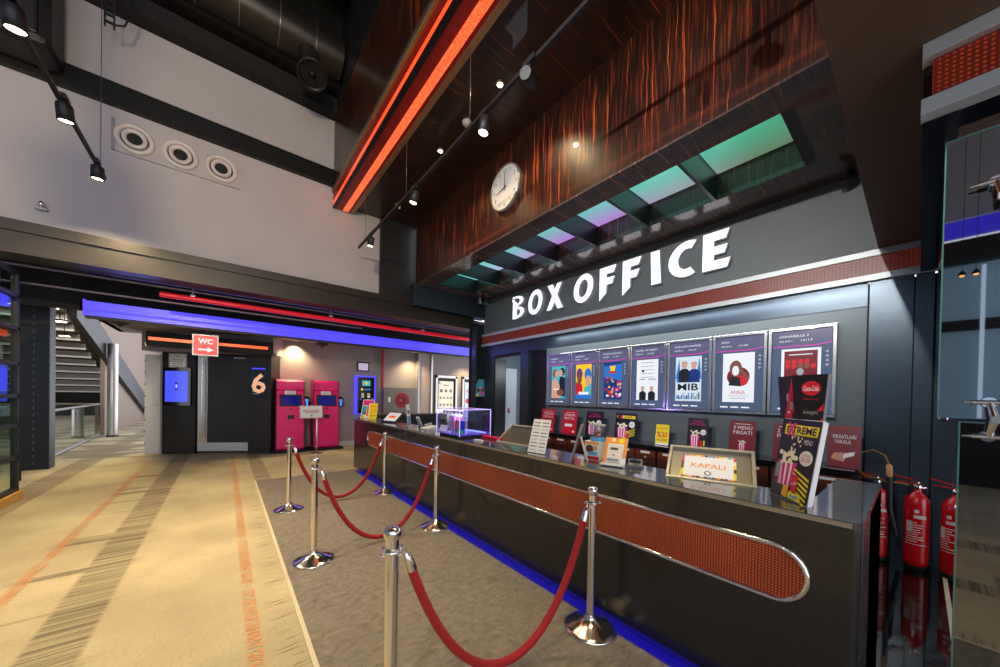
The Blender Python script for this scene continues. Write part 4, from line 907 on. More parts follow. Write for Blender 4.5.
# ---- magenta ticket kiosks
def kiosk():
    t = thing('ticket_kiosk', 'magenta self-service ticket kiosk right beside the number 6 column', 'kiosk', (1.32, 10.36, 0), 0, 'ticket kiosks')
    prof = [(.28, .05), (-.16, .05), (-.22, .10), (-.20, 1.18), (-.10, 1.58), (-.16, 1.62), (-.17, 1.82), (-.12, 1.87), (.28, 1.87)]      # (y, z)
    MB().m(pink).prism(prof, -.29, .29, 'x').build('kiosk_body', t)
    MB().m(pinkdark).prism([(y + .02 if y < 0 else y + .01, z + (.012 if z > 1.8 else 0)) for y, z in prof], -.318, -.29, 'x').prism([(y + .02 if y < 0 else y + .01, z + (.012 if z > 1.8 else 0)) for y, z in prof], .29, .318, 'x').build('side_cheeks', t)
    MB().m(softblack).box(-.38, .42, -.30, .30, 0, .05, bev=.01).build('plinth', t)
    sl = math.atan2(.10, .40)
    MT = Matrix.Translation((0, -.20, 1.18)) @ Matrix.Rotation(-sl, 4, 'X')
    b = MB(); b.M = MT; b.m(black).box(-.25, .25, -.03, .01, .0, .31, bev=.008).build('screen_frame', t)
    b = MB(); b.M = MT; b.m(M_('kiosk_screen', (14, 16, 70), .08, emis=(24, 26, 120), es=.6)).rect(-.20, .20, .035, .27, -.032); b.build('screen', t)
    b = MB(); b.M = MT; b.m(pwhite).rect(-.13, .11, .315, .43, -.012); b.m(pgrey).rect(-.10, .08, .34, .355, -.014).rect(-.10, .08, .38, .39, -.014).m(pmag).rect(-.13, .11, .415, .43, -.014); b.build('notice_sheet', t)
    MB().m(black).box(-.07, .07, -.225, -.2, .86, .96).box(-.03, .03, -.222, -.2, 1.10, 1.13).build('ticket_slot', t)
    MB().m(pink).box(-.2, .2, -.19, -.15, 1.66, 1.79, bev=.012).build('header_panel', t)
    rd = MB().m(blackgloss).lathe([(.001, .05), (.07, .045), (.10, .02), (.10, -.02)], 24).build('card_reader', t); rd.matrix_local = Matrix.Translation((.37, -.10, 1.30)) @ Matrix.Rotation(PI / 2, 4, 'X') @ Matrix.Scale(1.5, 4, (0, 1, 0))
    MB().m(em('readerblue', (50, 140, 255), 1.2)).rect(-.02, .025, -.07, .05, -.0).build('reader_light', rd).matrix_local = Matrix.Translation((0, 0, .052)) @ Matrix.Rotation(-PI / 2, 4, 'X')
    return t
k1 = kiosk(); k2 = k1.copy(); C.objects.link(k2)
for ch in list(k1.children):
    c = ch.copy(); C.objects.link(c); c.parent = k2
    for gc in ch.children: d = gc.copy(); C.objects.link(d); d.parent = c
k2.location = (2.16, 10.36, 0); k2['label'] = 'magenta self-service ticket kiosk nearer the counter, partly behind the notice stand'
ns = thing('notice_stand', 'white framed notice on a slim pole standing between the two magenta kiosks', 'notice stand', (1.82, 9.62, 0), .0)
MB().m(chrome).lathe([(.15, 0), (.15, .012), (.03, .022), (.014, .03), (.014, .92)], 28).build('pole', ns)
b = MB(); b.M = Matrix.Translation((-.12, 0, .90)) @ Matrix.Rotation(-.35, 4, 'X'); b.m(pwhite).box(-.26, .26, -.012, .0, 0, .33); rnd = random.Random(6)
for k in range(40):
    b.m(rnd.choice([pyel, pblue, pgrey, porange, pblk, pred, pgrey])); a = k / 40 * 4; s = int(a); q = a - s
    x, z = ((-.26 + .5 * q, .0), (.24, .31 * q), (.24 - .5 * q, .312), (-.26, .31 - .31 * q))[s]; b.rect(x, x + .02, z, z + .018, -.0135)
b.m(pred).rect(-.18, .18, .20, .215, -.0135).rect(-.18, .18, .165, .18, -.0135).rect(-.14, .14, .13, .145, -.0135); b.m(pblk).rect(-.02, .02, .05, .08, -.0135); b.build('notice_board', ns)
# ---- things on the lobby wall (y = 10.7)
YB = 10.7
t = thing('wall_display', 'small dark framed display showing a pale page high on the lobby wall', 'display', (3.26, YB, 2.22))
MB().m(black).box(-.18, .18, -.05, 0, 0, .28, bev=.006).build('frame', t); b = MB().m(em('palepage', (196, 176, 206), .9)).rect(-.14, .14, .035, .245, -.052)
for k in range(5): b.m(lgrey).rect(-.11, .11, .07 + .035 * k, .078 + .035 * k, -.054)
b.build('screen', t)
t = thing('ticket_validator', 'black upright machine with a glowing blue halo on the lobby wall', 'machine', (3.32, YB, .92))
MB().m(blueled).box(-.30, .30, -.10, 0, 0, 1.16).build('halo_light', t)
MB().m(blackgloss).box(-.24, .25, -.16, -.10, .03, 1.12, bev=.01).build('front_panel', t)
b = MB().m(em('teal', (70, 170, 180))).rect(-.12, .12, .86, 1.02, -.162); b.m(lyel).disc(0, .94, .04, None, -.164).disc(-.12, .75, .035, None, -.162); b.m(lblue).rect(-.06, .14, .73, .77, -.162); b.m(M_('print_cream')).rect(-.14, -.06, .50, .64, -.162).rect(.04, .12, .50, .64, -.162); b.m(blueled).disc(-.16, .46, .02, None, -.162).disc(.18, .48, .02, None, -.162); b.build('controls', t)
t = thing('riser_pipe', 'vertical red pipe running down the lobby wall to the hose cabinet', 'pipe', (3.84, YB - .09, 0))
MB().m(M_('pipe_red', (170, 20, 30), .35)).tube([(0, 0, 1.72), (0, 0, 2.93)], .045, 14).build('pipe', t)
t = thing('hose_cabinet', 'stainless fire hose cabinet with a round red emblem on the lobby wall', 'cabinet', (4.46, YB, .93))
MB().m(M_('cabinet_steel', (128, 118, 112), .4, .5)).box(-.62, .53, -.2, 0, 0, .82, bev=.006).build('cabinet_body', t)
b = MB().m(M_('emblem_red', (140, 12, 22), .4)).disc(-.02, .42, .24, None, -.202, 32); b.m(black).disc(-.02, .42, .11, None, -.204).m(pred).disc(-.05, .42, .06, None, -.2055); b.m(pwhite).rect(-.48, -.40, .36, .52, -.202); b.build('emblem', t)
def wposter(label, x, fn):
    t = thing('framed_poster', label, 'poster', (x, YB, .6), 0)
    b = MB().m(brushed)
    for a in ((-.44, .44, 1.55, 1.64), (-.44, .44, 0, .07)): b.box(a[0], a[1], -.09, 0, a[2], a[3], bev=.004)
    for x0 in (-.44, .36): b.box(x0, x0 + .08, -.09, 0, .0, 1.64, bev=.004)
    b.m(black).box(-.37, .37, -.03, 0, .05, 1.56); b.build('frame', t); b = MB(); fn(b); b.build('print', t); return t
def p_cream(b):
    b.m(M_('lit_cream', (230, 220, 200), .5, emis=(226, 212, 190), es=.35)).rect(-.3, .3, .1, 1.44, -.032); b.m(pteal).poly([(-.3, 1.44), (-.3, 1.36), (-.2, 1.3), (-.24, 1.38)], -.034)
    b.m(pgrey).rect(-.12, .12, 1.28, 1.32, -.034)
    for r in range(4):
        for c in range(3 if r == 0 else 4):
            x = (-.19 + .19 * c) if r == 0 else (-.21 + .14 * c); z = 1.10 - .25 * r; b.m([pblk, pbrown, M_('print_indigo', (60, 56, 120), .5)][(r + c) % 3]).disc(x, z, .06 if r == 0 else .045, None, -.034).m(pcream).disc(x, z, .02, None, -.036)
def p_pinkgirl(b):
    b.m(M_('lit_sky', (170, 196, 216), .5, emis=(160, 186, 210), es=.35)).rect(-.3, .3, .1, 1.44, -.032); b.m(pwhite).poly([(-.22, .6), (0, 1.02), (.22, .6)], -.034); b.m(pwhite).rect(-.2, .2, 1.28, 1.33, -.034)
    b.m(pmag).text('AILEMLE', 0, 1.12, .11, -.035, w=.5, bold=.02); b.m(pred).disc(-.16, .74, .10, None, -.036); b.m(pskin).disc(.08, .5, .09, .13, -.036); b.m(pbrown).poly([(-.06, .2), (.22, .2), (.2, .62), (.08, .72), (-.04, .6)], -.0355); b.m(pskin).rect(-.1, .28, .1, .3, -.037)
wposter('cream poster with rows of small dark medallions in a steel frame on the lobby wall', 6.15, p_cream)
wposter('pale blue poster with pink lettering in a steel frame, nearer the dark column', 7.25, p_pinkgirl)
struct(bx(softblack, 2.9, 5.0, 8.6, 9.2, 0, 1.0).build('wall_desk_back'))

# ---- ceiling things in the lobby
t = thing('blue_light_beam', 'long glowing blue light beam hung across the lobby under the gallery', 'light beam', (0, 9.0, 0))
MB().m(blueled).box(-1.87, 6.2, -.03, .03, 2.80, 3.045).build('luminous_body', t)
MB().m(black).box(-1.87, 6.2, -.028, .09, 2.755, 2.80).box(-1.87, 6.2, .03, .09, 2.8, 3.06).build('housing', t)
MB().m(M_('beam_end', (80, 40, 200), .3, emis=(90, 50, 220), es=1)).box(-1.89, -1.87, -.04, .08, 2.79, 3.07).build('end_cap', t)
b = MB().m(black)
for x in (-1.2, .3, 1.9, 3.4, 4.9): b.tube([(x, 0, 3.05), (x, 0, 3.5)], .006, 6)
b.build('hanger', t)
lamp('AREA', (2.2, 8.96, 2.92), (2.2, 0, 2.6), 14, (.3, .28, 1), t, size=(7.5, .2), name='beam_light')
t = thing('ceiling_pipe', 'glowing red tube running across the dark lobby ceiling above the blue beam', 'pipe', (0, 8.0, 0))
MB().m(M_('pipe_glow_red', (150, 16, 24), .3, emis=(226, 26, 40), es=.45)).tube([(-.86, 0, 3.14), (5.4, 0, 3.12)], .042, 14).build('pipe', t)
b = MB().m(silver)
for x in (-.45, 1.75, 3.9): b.box(x - .03, x + .03, -.05, .05, 3.17, 3.21).tube([(x, 0, 3.2), (x, 0, 3.5)], .01, 6)
b.build('pipe_hanger', t)
t = thing('branch_pipe', 'short magenta pipe branch crossing behind the red ceiling pipe', 'pipe', (0, 8.3, 0)); MB().m(M_('pipe_violet', (150, 40, 170), .4)).tube([(3.3, .1, 3.2), (3.9, .5, 3.34)], .03, 10).tube([(3.6, -.1, 3.14), (4.2, .4, 3.3)], .03, 10).build('pipe', t)  # branch pipes in a plain violet base colour
lamp('SPOT', (2., 7.75, 3.05), (2., 8.0, 3.25), 0, (1, .1, .1))
for z, y, l in ((3.22, 7.78, 'upper grey conduit along the lobby ceiling, just behind the big black beam'), (3.02, 7.98, 'lower grey conduit along the lobby ceiling, above the blue beam')):
    o = MB().m(M_('conduit_grey', (110, 106, 120), .4, .5)).tube([(-8, y, z), (2.4 if z < 3.1 else 5, y, z)], .018, 8).build('ceiling_conduit'); tag(o, l, 'conduit')
def downlight(x, y, l, z=2.93, pw=170):
    t = thing('ceiling_downlight', l, 'ceiling light', (x, y, z), 0, 'lobby downlights')
    MB().m(white).lathe([(.10, 0), (.10, -.012), (.075, -.012)], 20).build('ring', t); MB().m(lensmat).lathe([(.075, -.006), (.001, -.008)], 20).build('lens', t)
    lamp('SPOT', (x, y, z - .03), (x, y, 0), pw, WARM, t, size=.06, angle=120, blend=.8, name='downlight_lamp')
downlight(1.45, 10.55, 'small downlight above the left magenta kiosk'); downlight(4.75, 10.35, 'small downlight above the hose cabinet'); downlight(6.9, 10.2, 'small downlight above the steel framed posters'); downlight(-1.28, 10.1, 'small downlight just past the left end of the header bar', 2.93, 260)
def dome(x, y, z, l):
    t = thing('dome_speaker', l, 'dome', (x, y, z)); MB().m(black).lathe([(.17, .0), (.18, -.03), (.12, -.09), (.001, -.11)], 24).build('dome', t); MB().m(blackgloss).lathe([(.05, -.10), (.04, -.14), (.001, -.15)], 16).build('eye', t)
dome(-1.62, 10.0, 2.93, 'black ceiling dome beneath the left end of the blue beam'); dome(2.05, 10.3, 2.93, 'black ceiling dome above the gap between the magenta kiosks')
t = thing('wc_sign', 'red illuminated WC sign with a white arrow hanging before the hall door', 'sign', (-.31, 9.0, 2.24))
MB().m(silver).box(-.20, .20, -.03, .03, 0, .42, bev=.004).build('frame', t)
b = MB().m(M_('wc_red', (190, 20, 30), .3, emis=(214, 20, 34), es=.85)).rect(-.18, .18, .02, .40, -.0315); b.m(lw).text('WC', 0, .29, .10, -.0325, w=.22, bold=.02); b.m(lw).rect(-.11, .04, .105, .135, -.0325).poly([(.03, .07), (.13, .12), (.03, .17)], -.0325); b.build('sign_face', t)
MB().m(black).tube([(0, 0, .42), (0, 0, .56)], .006, 6).build('hanger', t)

# ---- left edge: shelf frame, steel post, stairs
t = thing('window_grid', 'black steel grid screen lit blue and red, standing on a yellow wooden base', 'screen', (-2.2, 0, 0))
b = MB().m(black); y0, y1 = 4.6, 7.8
for y in (y0, 5.45, 6.35, 7.22, y1 - .05): b.box(-.06, .0, y, y + .05, .12, 3.12)
for z in (.12, .56, 1.0, 1.40, 1.84, 2.32, 2.76, 3.08): b.box(-.06, .0, y0, y1, z, z + .05)
b.build('grid_frame', t)
MB().m(glass).box(-.035, -.03, y0, y1, .15, 3.08).build('glass_pane', t)
MB().m(M_('yellow_pine', (206, 158, 70), .45, bump=(20, .2))).box(-.12, .03, y0 - .05, y1 + .02, 0, .12, bev=.004).build('wooden_base', t)
t = thing('grid_screen_light', 'blue glowing strip at the head of the black grid screen', 'light', (-2.2, 0, 0)); MB().m(blueled).box(-.10, -.07, 5.4, 7.7, 2.62, 2.78).m(blueled).box(-.10, -.07, 5.4, 7.7, 1.5, 1.80).build('blue_bars', t); MB().m(redled).box(-.10, -.07, 5.4, 7.7, 2.22, 2.30).build('red_bar', t)
t = thing('steel_column', 'blackened riveted steel column standing on the carpet at the left', 'column', (-2.77, 10.5, 0))
MB().m(M_('riveted_steel', (26, 30, 33), .5, .3, bump=(14, .8))).box(-.17, .17, -.12, .12, 0, 3.35).m(black).box(.17, .19, -.14, .14, 0, 3.35).box(-.19, -.17, -.14, .14, 0, 3.35).build('column_body', t)
b = MB().m(M_('rivet_teal', (70, 92, 92), .5))
for z in [i * .13 + .1 for i in range(25)]: b.box(-.006, .006, -.126, -.12, z, z + .05)
b.build('rivets', t); MB().m(black).box(-.26, .3, -.2, .2, 3.2, 3.5).build('capital', t)
t = thing('staircase', 'pale metal staircase with bright stepped edges rising beyond the steel column', 'staircase', (0, 0, 0))
sm = M_('stair_metal', (150, 142, 130), .35, .3); sn = M_('stair_nosing', (225, 224, 220), .3, .2)
b = MB(); b2 = MB().m(sn)
for k in range(12):
    y = 17 + .56 * k; z = 4.35 - .27 * k; xr = -4.2 + .02 * k
    b.m(sm).prism([(y, z), (y + .7, z - .02), (y + .66, z + .06), (y + .12, z + .23), (y, z + .22)], -9, xr, 'x'); b2.box(-9, xr + .02, y - .03, y, z - .01, z + .05)
b.build('steps', t); b2.build('nosings', t)
t = thing('stair_stringer', 'thick black slanting beam coming down beside the stairs towards the hall door', 'beam', (0, 0, 0))
vs = [(-3.09, 13.6, 4.15), (-3.09, 24.5, .95), (-3.09, 24.5, .2), (-3.09, 13.6, 3.35)]
vs += [(-2.96, y, z) for _, y, z in vs]
MB().m(M_('stringer_black', (18, 17, 17), .45)).add(vs, [(0, 1, 2, 3), (4, 5, 6, 7), (0, 1, 5, 4), (3, 2, 6, 7), (0, 3, 7, 4), (1, 2, 6, 5)]).build('beam_body', t)
t = thing('steel_tube_column', 'round brushed steel column at the foot of the passage wall', 'column', (-2.82, 16.4, 0)); MB().m(brushed).lathe([(.12, 0), (.12, 3.0)], 24).m(black).lathe([(.14, 0), (.14, .05)], 24).build('tube', t)
t = thing('glass_balustrade', 'glass balustrade with a steel handrail along the edge beyond the column', 'balustrade', (0, 0, 0))
MB().m(glass).add([(-2.9, 10.9, .08), (-3.2, 16.9, .08), (-3.2, 16.9, 1.0), (-2.9, 10.9, 1.0)], [(0, 1, 2, 3)]).add([(-3.2, 16.9, .05), (-8, 16.9, .05), (-8, 16.9, 1.0), (-3.2, 16.9, 1.0)], [(0, 1, 2, 3)]).build('glass_sheet', t)
MB().m(brushed).tube([(-8, 16.9, 1.04), (-3.2, 16.9, 1.04), (-2.9, 10.9, 1.04)], .03, 10).tube([(-8, 16.9, .04), (-3.2, 16.9, .04), (-2.9, 10.9, .04)], .04, 8).build('handrail', t)
t = thing('bench_notice', 'leaning dark easel stand beside the steel column at the left', 'easel', (-2.62, 9.3, 0), .5); MB().m(black).box(-.02, .02, 0, .03, 0, 1.1).build('post', t)
for x, y, l in ((-2.9, 12.2, 'downlight in the dark soffit beside the stairs'), (-3.6, 15.5, 'smaller downlight deeper in the dark soffit beside the stairs')):
    t = thing('soffit_light', l, 'ceiling light', (x, y, 3.05)); MB().m(lensmat).lathe([(.001, -.02), (.10, -.02), (.10, 0)], 18).build('lens', t); MB().m(black).lathe([(.12, -.01), (.14, .03)], 18).build('ring', t)
    MB().m(black).tube([(0, 0, .03), (0, 0, 5.85)], .01, 6).build('stem', t)
lamp('AREA', (-5.5, 15.8, 5.0), (-5.5, 19.5, 2.5), 260, (1, .93, .82), None, size=(5, 1.5), name='stair_light')
lamp('SPOT', (-2.4, 13.0, 4.8), (-2.4, 12.5, 0), 300, WARM, None, size=.1, angle=110, blend=.7, name='passage_lamp')

# ================================================================== UPPER LEFT WALL
v = thing('nozzle_vent', 'pale wall plate with three round air nozzles high on the white wall', 'vent', (-.58, YU, 5.04))
MB().m(wallm).box(-.74, .76, -.03, 0, 0, .47).build('plate', v)
MB().m(M_('vent_edge', (140, 130, 128), .5)).box(-.74, -.70, -.035, -.03, 0, .47).build('plate_edge', v)
for x in (-.50, .0, .50):
    r = MB().m(M_('nozzle_white', (205, 196, 190), .35)).lathe([(.215, .0), (.215, .03), (.19, .06), (.155, .035), (.15, .0)], 36).build('nozzle', v)
    r.matrix_local = Matrix.Translation((x, -.03, .235)) @ Matrix.Rotation(PI / 2, 4, 'X')
    MB().m(black).lathe([(.15, .005), (.13, .012), (.001, .014)], 30).build('dark_throat', r)
    MB().m(M_('nozzle_white')).lathe([(.135, .01), (.135, .05), (.12, .06), (.085, .04), (.085, .02)], 32).build('inner_ring', r)
    MB().m(softblack).lathe([(.085, .025), (.001, .026)], 24).build('opening', r)
def sprinkler(x, l):
    t = thing('wall_sprinkler', l, 'sprinkler', (x, YU - .06, 3.97)); MB().m(chrome).lathe([(.001, .0), (.035, .012), (.03, .05), (.012, .07)], 18).tube([(0, .06, .02), (0, -.0, .02)], .014, 8).build('body', t)
    MB().m(silver).lathe([(.001, -.05), (.06, -.045), (.05, -.03), (.015, -.0)], 18).build('deflector', t)
sprinkler(-1.93, 'small chrome sprinkler on the white wall above the big black beam')
def spot_head(name_label, x, y, z, aim, power, group, angle=50, col=None, cyl=.055):
    t = thing('track_spotlight', name_label, 'spotlight', (x, y, z), 0, group)
    d = (Vector(aim) - Vector((x, y, z - .12))).normalized(); q = d.to_track_quat('-Z', 'Y').to_matrix().to_4x4()
    MB().m(black).box(-.02, .02, -.07, .07, -.03, .02).tube([(0, 0, -.02), (0, 0, -.10)], .012, 8).build('adapter', t)
    b = MB().m(black); b.M = Matrix.Translation((0, 0, -.15)) @ q; b.lathe([(cyl * .9, .09), (cyl, .07), (cyl, -.07), (cyl * .88, -.07), (cyl * .85, -.055)], 22); b.build('housing', t)
    b = MB().m(lensmat); b.M = Matrix.Translation((0, 0, -.15)) @ q; b.lathe([(.001, -.058), (cyl * .86, -.06)], 22); b.build('lens', t)
    p = Vector((x, y, z - .15)) + d * .085
    lamp('SPOT', p, p + d, power, col or WARM, t, size=.04, angle=angle, blend=.75, name='spot_lamp')
    return t
def track(label, x, y0, y1, z, zc, wires):
    t = thing('light_track', label, 'light track', (x, 0, z)); MB().m(black).box(-.018, .018, y0, y1, -.018, .018).build('rail', t)
    for y in wires: MB().m(M_('wire_grey', (90, 90, 90), .4, .6)).tube([(0, y, .018), (0, y, zc - z)], .004, 6).build('hanging_wire', t)
track('black ceiling track with warm spotlights hanging before the white wall', -1.30, -3.5, 7.05, 4.42, 8.2, (6.85, 4.0, 1.0))
track('black ceiling track with warm spotlights hanging under the striped wood ceiling', 2.02, -3.5, 7.0, 4.42, 5.37, (6.6, 4.75, 3.1, 1.2))
HL = 'spotlights on the left track'; HR = 'spotlights under the wood ceiling'
spot_head('black track spotlight nearest the white wall, hanging at the end of the left track', -1.27, 6.56, 4.40, (-1.3, 6.75, 0), 300, HL, 142, cyl=.06)
spot_head('middle black track spotlight on the left track, below the black wall speaker', -1.25, 5.36, 4.40, (-1.0, 5.9, 0), 330, HL, 76, cyl=.06)
spot_head('bright track spotlight at the top left corner of the view', -1.23, 4.25, 4.40, (-.9, 4.6, 0), 330, HL, 76, cyl=.06)
for y, aim, pw, an in ((2.6, (-.7, 2.9, 0), 300, 76), (1.6, (5.2, 3.6, 3.1), 620, 62), (.6, (5.2, 1.4, 2.8), 480, 60), (-.4, (-.5, .6, 0), 300, 80), (-1.4, (.2, 7.5, 5.4), 950, 66), (-2.2, (5.2, .2, 2.2), 420, 60)):  # heads added out of view; most throw fill on the sign and white walls
    spot_head('unseen spotlight added on the left track above the camera side of the carpet', -1.30, y, 4.40, aim, pw, HL, an, (1., .94, .88) if aim[0] > 5 else None, cyl=.06)
spot_head('track spotlight nearest the white wall on the right-hand track', 2.0, 6.22, 4.40, (1.6, 6.5, 0), 170, HR, 70)
spot_head('track spotlight hanging below the wood ceiling, second from the white wall', 2.0, 4.43, 4.40, (1.3, 4.8, 0), 190, HR, 80)
for y, aim, pw in ((2.15, (3.31, 2.69, 4.66), 40), (.75, (3.31, 1.35, 4.95), 90)):  # heads added to cast the glow that lamp reflections leave on the fascia
    spot_head('added track spotlight that makes the glow on the striped wood wall above the canopy', 2.0, y, 4.42, aim, pw, HR, 44)
spot_head('dazzling track spotlight between the two smaller ones beside the wall clock', 2.0, 2.80, 4.40, (1.3, 3.0, 0), 190, HR, 80)
for y, l in ((4.78, 'small dazzling downlight in the wood ceiling, farther from the camera'), (3.30, 'small dazzling downlight in the wood ceiling, nearer the camera')):
    t = thing('wood_ceiling_downlight', l, 'ceiling light', (2.58, y, 5.37), 0, 'downlights in the wood ceiling')
    MB().m(M_('dl_ring', (120, 100, 80), .3, .7)).lathe([(.06, 0), (.06, -.015), (.04, -.015)], 20).build('ring', t); MB().m(lensmat).lathe([(.001, -.03), (.03, -.022), (.04, -.01)], 20).build('lens', t)
    lamp('SPOT', (2.58, y, 5.33), (2.9, y, 0), 60, WARM, t, size=.03, angle=120, name='downlight_lamp')
for y in (1.1, -.8): spot_head('track spotlight on the right-hand track above the camera side of the counter', 2.02, y, 4.40, (1.4, y + .3, 0), 180, HR, 84)
t = thing('smoke_detector', 'small white smoke detector on the wood ceiling above the right-hand track', 'smoke detector', (2.59, 4.05, 5.37)); MB().m(white).lathe([(.06, 0), (.06, -.03), (.045, -.05), (.001, -.052)], 20).build('cover', t); MB().m(black).lathe([(.047, -.04), (.05, -.032)], 20).build('slots', t)
t = thing('ceiling_sensor', 'tiny pale twin sensor on the wood ceiling near the white wall', 'sensor', (2.65, 6.68, 5.37)); MB().m(white).lathe([(.03, 0), (.02, -.05)], 12).lathe([(.03, 0), (.02, -.05)], 12, (.07, .05)).build('heads', t)
# black loudspeaker high on the wall
t = thing('wall_loudspeaker', 'big black rounded loudspeaker box high on the wall in the corner of the view', 'loudspeaker', (-2.15, YU - .35, 5.75))
MB().m(M_('speaker_black', (14, 13, 13), .5)).box(-.42, .42, -.30, .30, 0, 1.5, bev=.10).build('cabinet', t); MB().m(black).box(-.34, .34, -.32, -.28, .1, 1.4, bev=.03).m(black).tube([(0, .3, .6), (0, .36, .6)], .05, 8).build('grille', t)
t = thing('cable_ladder', 'short black perforated cable tray hanging from the dark ceiling', 'cable tray', (-1.26, 7.0, 6.45)); b = MB().m(black).box(-.05, -.035, 0, .03, 0, 1.9).box(.035, .05, 0, .03, 0, 1.9)
for k in range(18): b.box(-.04, .04, .0, .02, .05 + .1 * k, .08 + .1 * k)
b.build('tray', t); MB().m(black).tube([(.04, 0, .05), (.14, 0, .10), (.2, 0, .3), (.2, 0, 1.9)], .012, 8).build('loose_cable', t)
t = thing('spiral_duct', 'dark round ventilation duct crossing the tall ceiling', 'duct', (0, 0, 0))
b = MB().m(M_('duct_dark', (54, 50, 45), .35, .6)).tube([(-6.9, 6.85, 7.66), (1.6, 6.85, 7.66)], .32, 28); b.build('duct', t)
b = MB().m(M_('duct_ring', (150, 142, 130), .3, .8))
for k in range(14): b.tube([(-5.6 + .52 * k, 6.85 + .325 * math.cos(a), 7.66 + .325 * math.sin(a)) for a in [i * PI / 12 for i in range(24)]], .008, 6, closed=True)
b.build('seam_rings', t)
t = thing('duct_nozzle', 'black round jet nozzle pointing down from the duct near the glowing red box', 'nozzle', (1.08, 6.40, 6.78), 0, tilt=.55)
MB().m(M_('nozzle_dark', (30, 30, 30), .35, .5)).lathe([(.17, .74), (.17, .16), (.22, .1), (.24, .0), (.20, -.02), (.17, .05)], 30).build('barrel', t)
b = MB().m(M_('nozzle_dark')); 
for k in range(3): a = k * PI / 3; b.tube([(.18 * math.cos(a), .18 * math.sin(a), .04), (-.18 * math.cos(a), -.18 * math.sin(a), .04)], .01, 6)
b.lathe([(.05, .06), (.05, .02), (.001, .01)], 16).build('vanes', t)
# ================================================================== GLOWING RED BOX
rb = thing('red_light_box', 'long red glowing bulkhead box with two bright light strips and gold edges', 'light box', (0, 0, 0))
g = G('speckled_led', .4); n = g.noise(g.P, 70., 2); g.color((120, 30, 14)); g.emit(g.mix(g.ramp(n, .35, .6), (226, 52, 22), (255, 110, 62)), 1.5); sled = g.m
MB().m(redglow).box(1.66, 1.98, .30, YU - .01, 5.27, 5.60).build('box_body', rb)
MB().m(redled).box(1.652, 1.66, .30, YU - .05, 5.315, 5.39).build('side_light_strip', rb)
MB().m(sled).box(1.83, 1.93, .30, YU - .05, 5.262, 5.27).build('bottom_light_strip', rb)
gold = M_('gold_edge', (168, 132, 88), .35, .3)
MB().m(M_('strip_black', (16, 12, 12), .4)).box(1.645, 1.70, .30, YU - .01, 5.262, 5.30).build('corner_strip', rb)
MB().m(gold).prism([(1.98, 5.265), (2.06, 5.28), (2.08, 5.38), (1.98, 5.38)], .30, YU - .01, 'y').m(M_('steel_edge', (120, 118, 116), .35, .7)).box(1.625, 1.665, .30, YU - .01, 5.60, 5.66).m(gold).box(1.63, 1.665, .30, YU - .01, 5.56, 5.60).build('metal_edges', rb)
lamp('AREA', (1.60, 3.9, 5.36), (-3, 3.9, 5.0), 6, (1, .16, .05), rb, size=(7, .08), name='strip_light')
lamp('AREA', (1.88, 3.9, 5.24), (1.88, 3.9, 0), 5, (1, .2, .06), rb, size=(.08, 7), name='strip_light')

# ================================================================== CLOCK, CAMERAS
ck = thing('wall_clock', 'round white wall clock with black hands on the striped wood above the canopy', 'clock', (3.31, 4.0, 4.70), RW)
r = MB().m(M_('clock_rim', (150, 140, 132), .25, .6)).lathe([(.34, 0), (.345, .05), (.33, .075), (.318, .07), (.318, .045)], 48).build('rim', ck); r.matrix_local = Matrix.Rotation(PI / 2, 4, 'X')
b = MB().m(M_('clock_face', (214, 212, 208), .4)).disc(0, 0, .318, None, -.055, 48)
for k in range(12):
    a = PI / 2 - (k + 1) * PI / 6; b.m(black).text(str(k + 1), .25 * math.cos(a), .25 * math.sin(a), .055, -.057)
    for j in range(5): q = a + j * PI / 30; b.poly([(.30 * math.cos(q), .30 * math.sin(q)), (.312 * math.cos(q), .312 * math.sin(q)), (.312 * math.cos(q + .012), .312 * math.sin(q + .012))], -.0565)
b.build('dial', ck)
def hand(b, ang, L, w):
    c, s = math.cos(ang), math.sin(ang); b.poly([(-c * L * .2 - s * w, -s * L * .2 + c * w), (c * L - s * w * .5, s * L + c * w * .5), (c * L + s * w * .5, s * L - c * w * .5), (-c * L * .2 + s * w, -s * L * .2 - c * w)], -.060)
b = MB().m(black); hand(b, PI / 2, .24, .010); b.build('minute_hand', ck); b = MB().m(black); hand(b, PI + .18, .2, .014); b.disc(0, 0, .02, None, -.062); b.build('hour_hand', ck)
def camr(l, loc, rot, col):
    t = thing('security_camera', l, 'camera', loc, rot); MB().m(col).tube([(0, 0, 0), (0, 0, -.06)], .02, 10).build('mount', t)
    MB().m(col).tube([(0, .05, -.09), (0, -.09, -.11)], .035, 14).build('camera_body', t); MB().m(blackgloss).tube([(0, -.09, -.11), (0, -.095, -.1105)], .028, 14).build('lens', t)
camr('white security camera at the canopy corner over the first letter', (4.95, 6.98, 3.99), -.9, white); camr('grey security camera beside the white one, close to the grey sign wall', (5.17, 7.02, 4.0), -1.6, M_('cam_grey', (120, 120, 122), .4)); camr('black security camera under the canopy beside the brown ceiling', (5.05, .50, 4.0), -2.2, black)

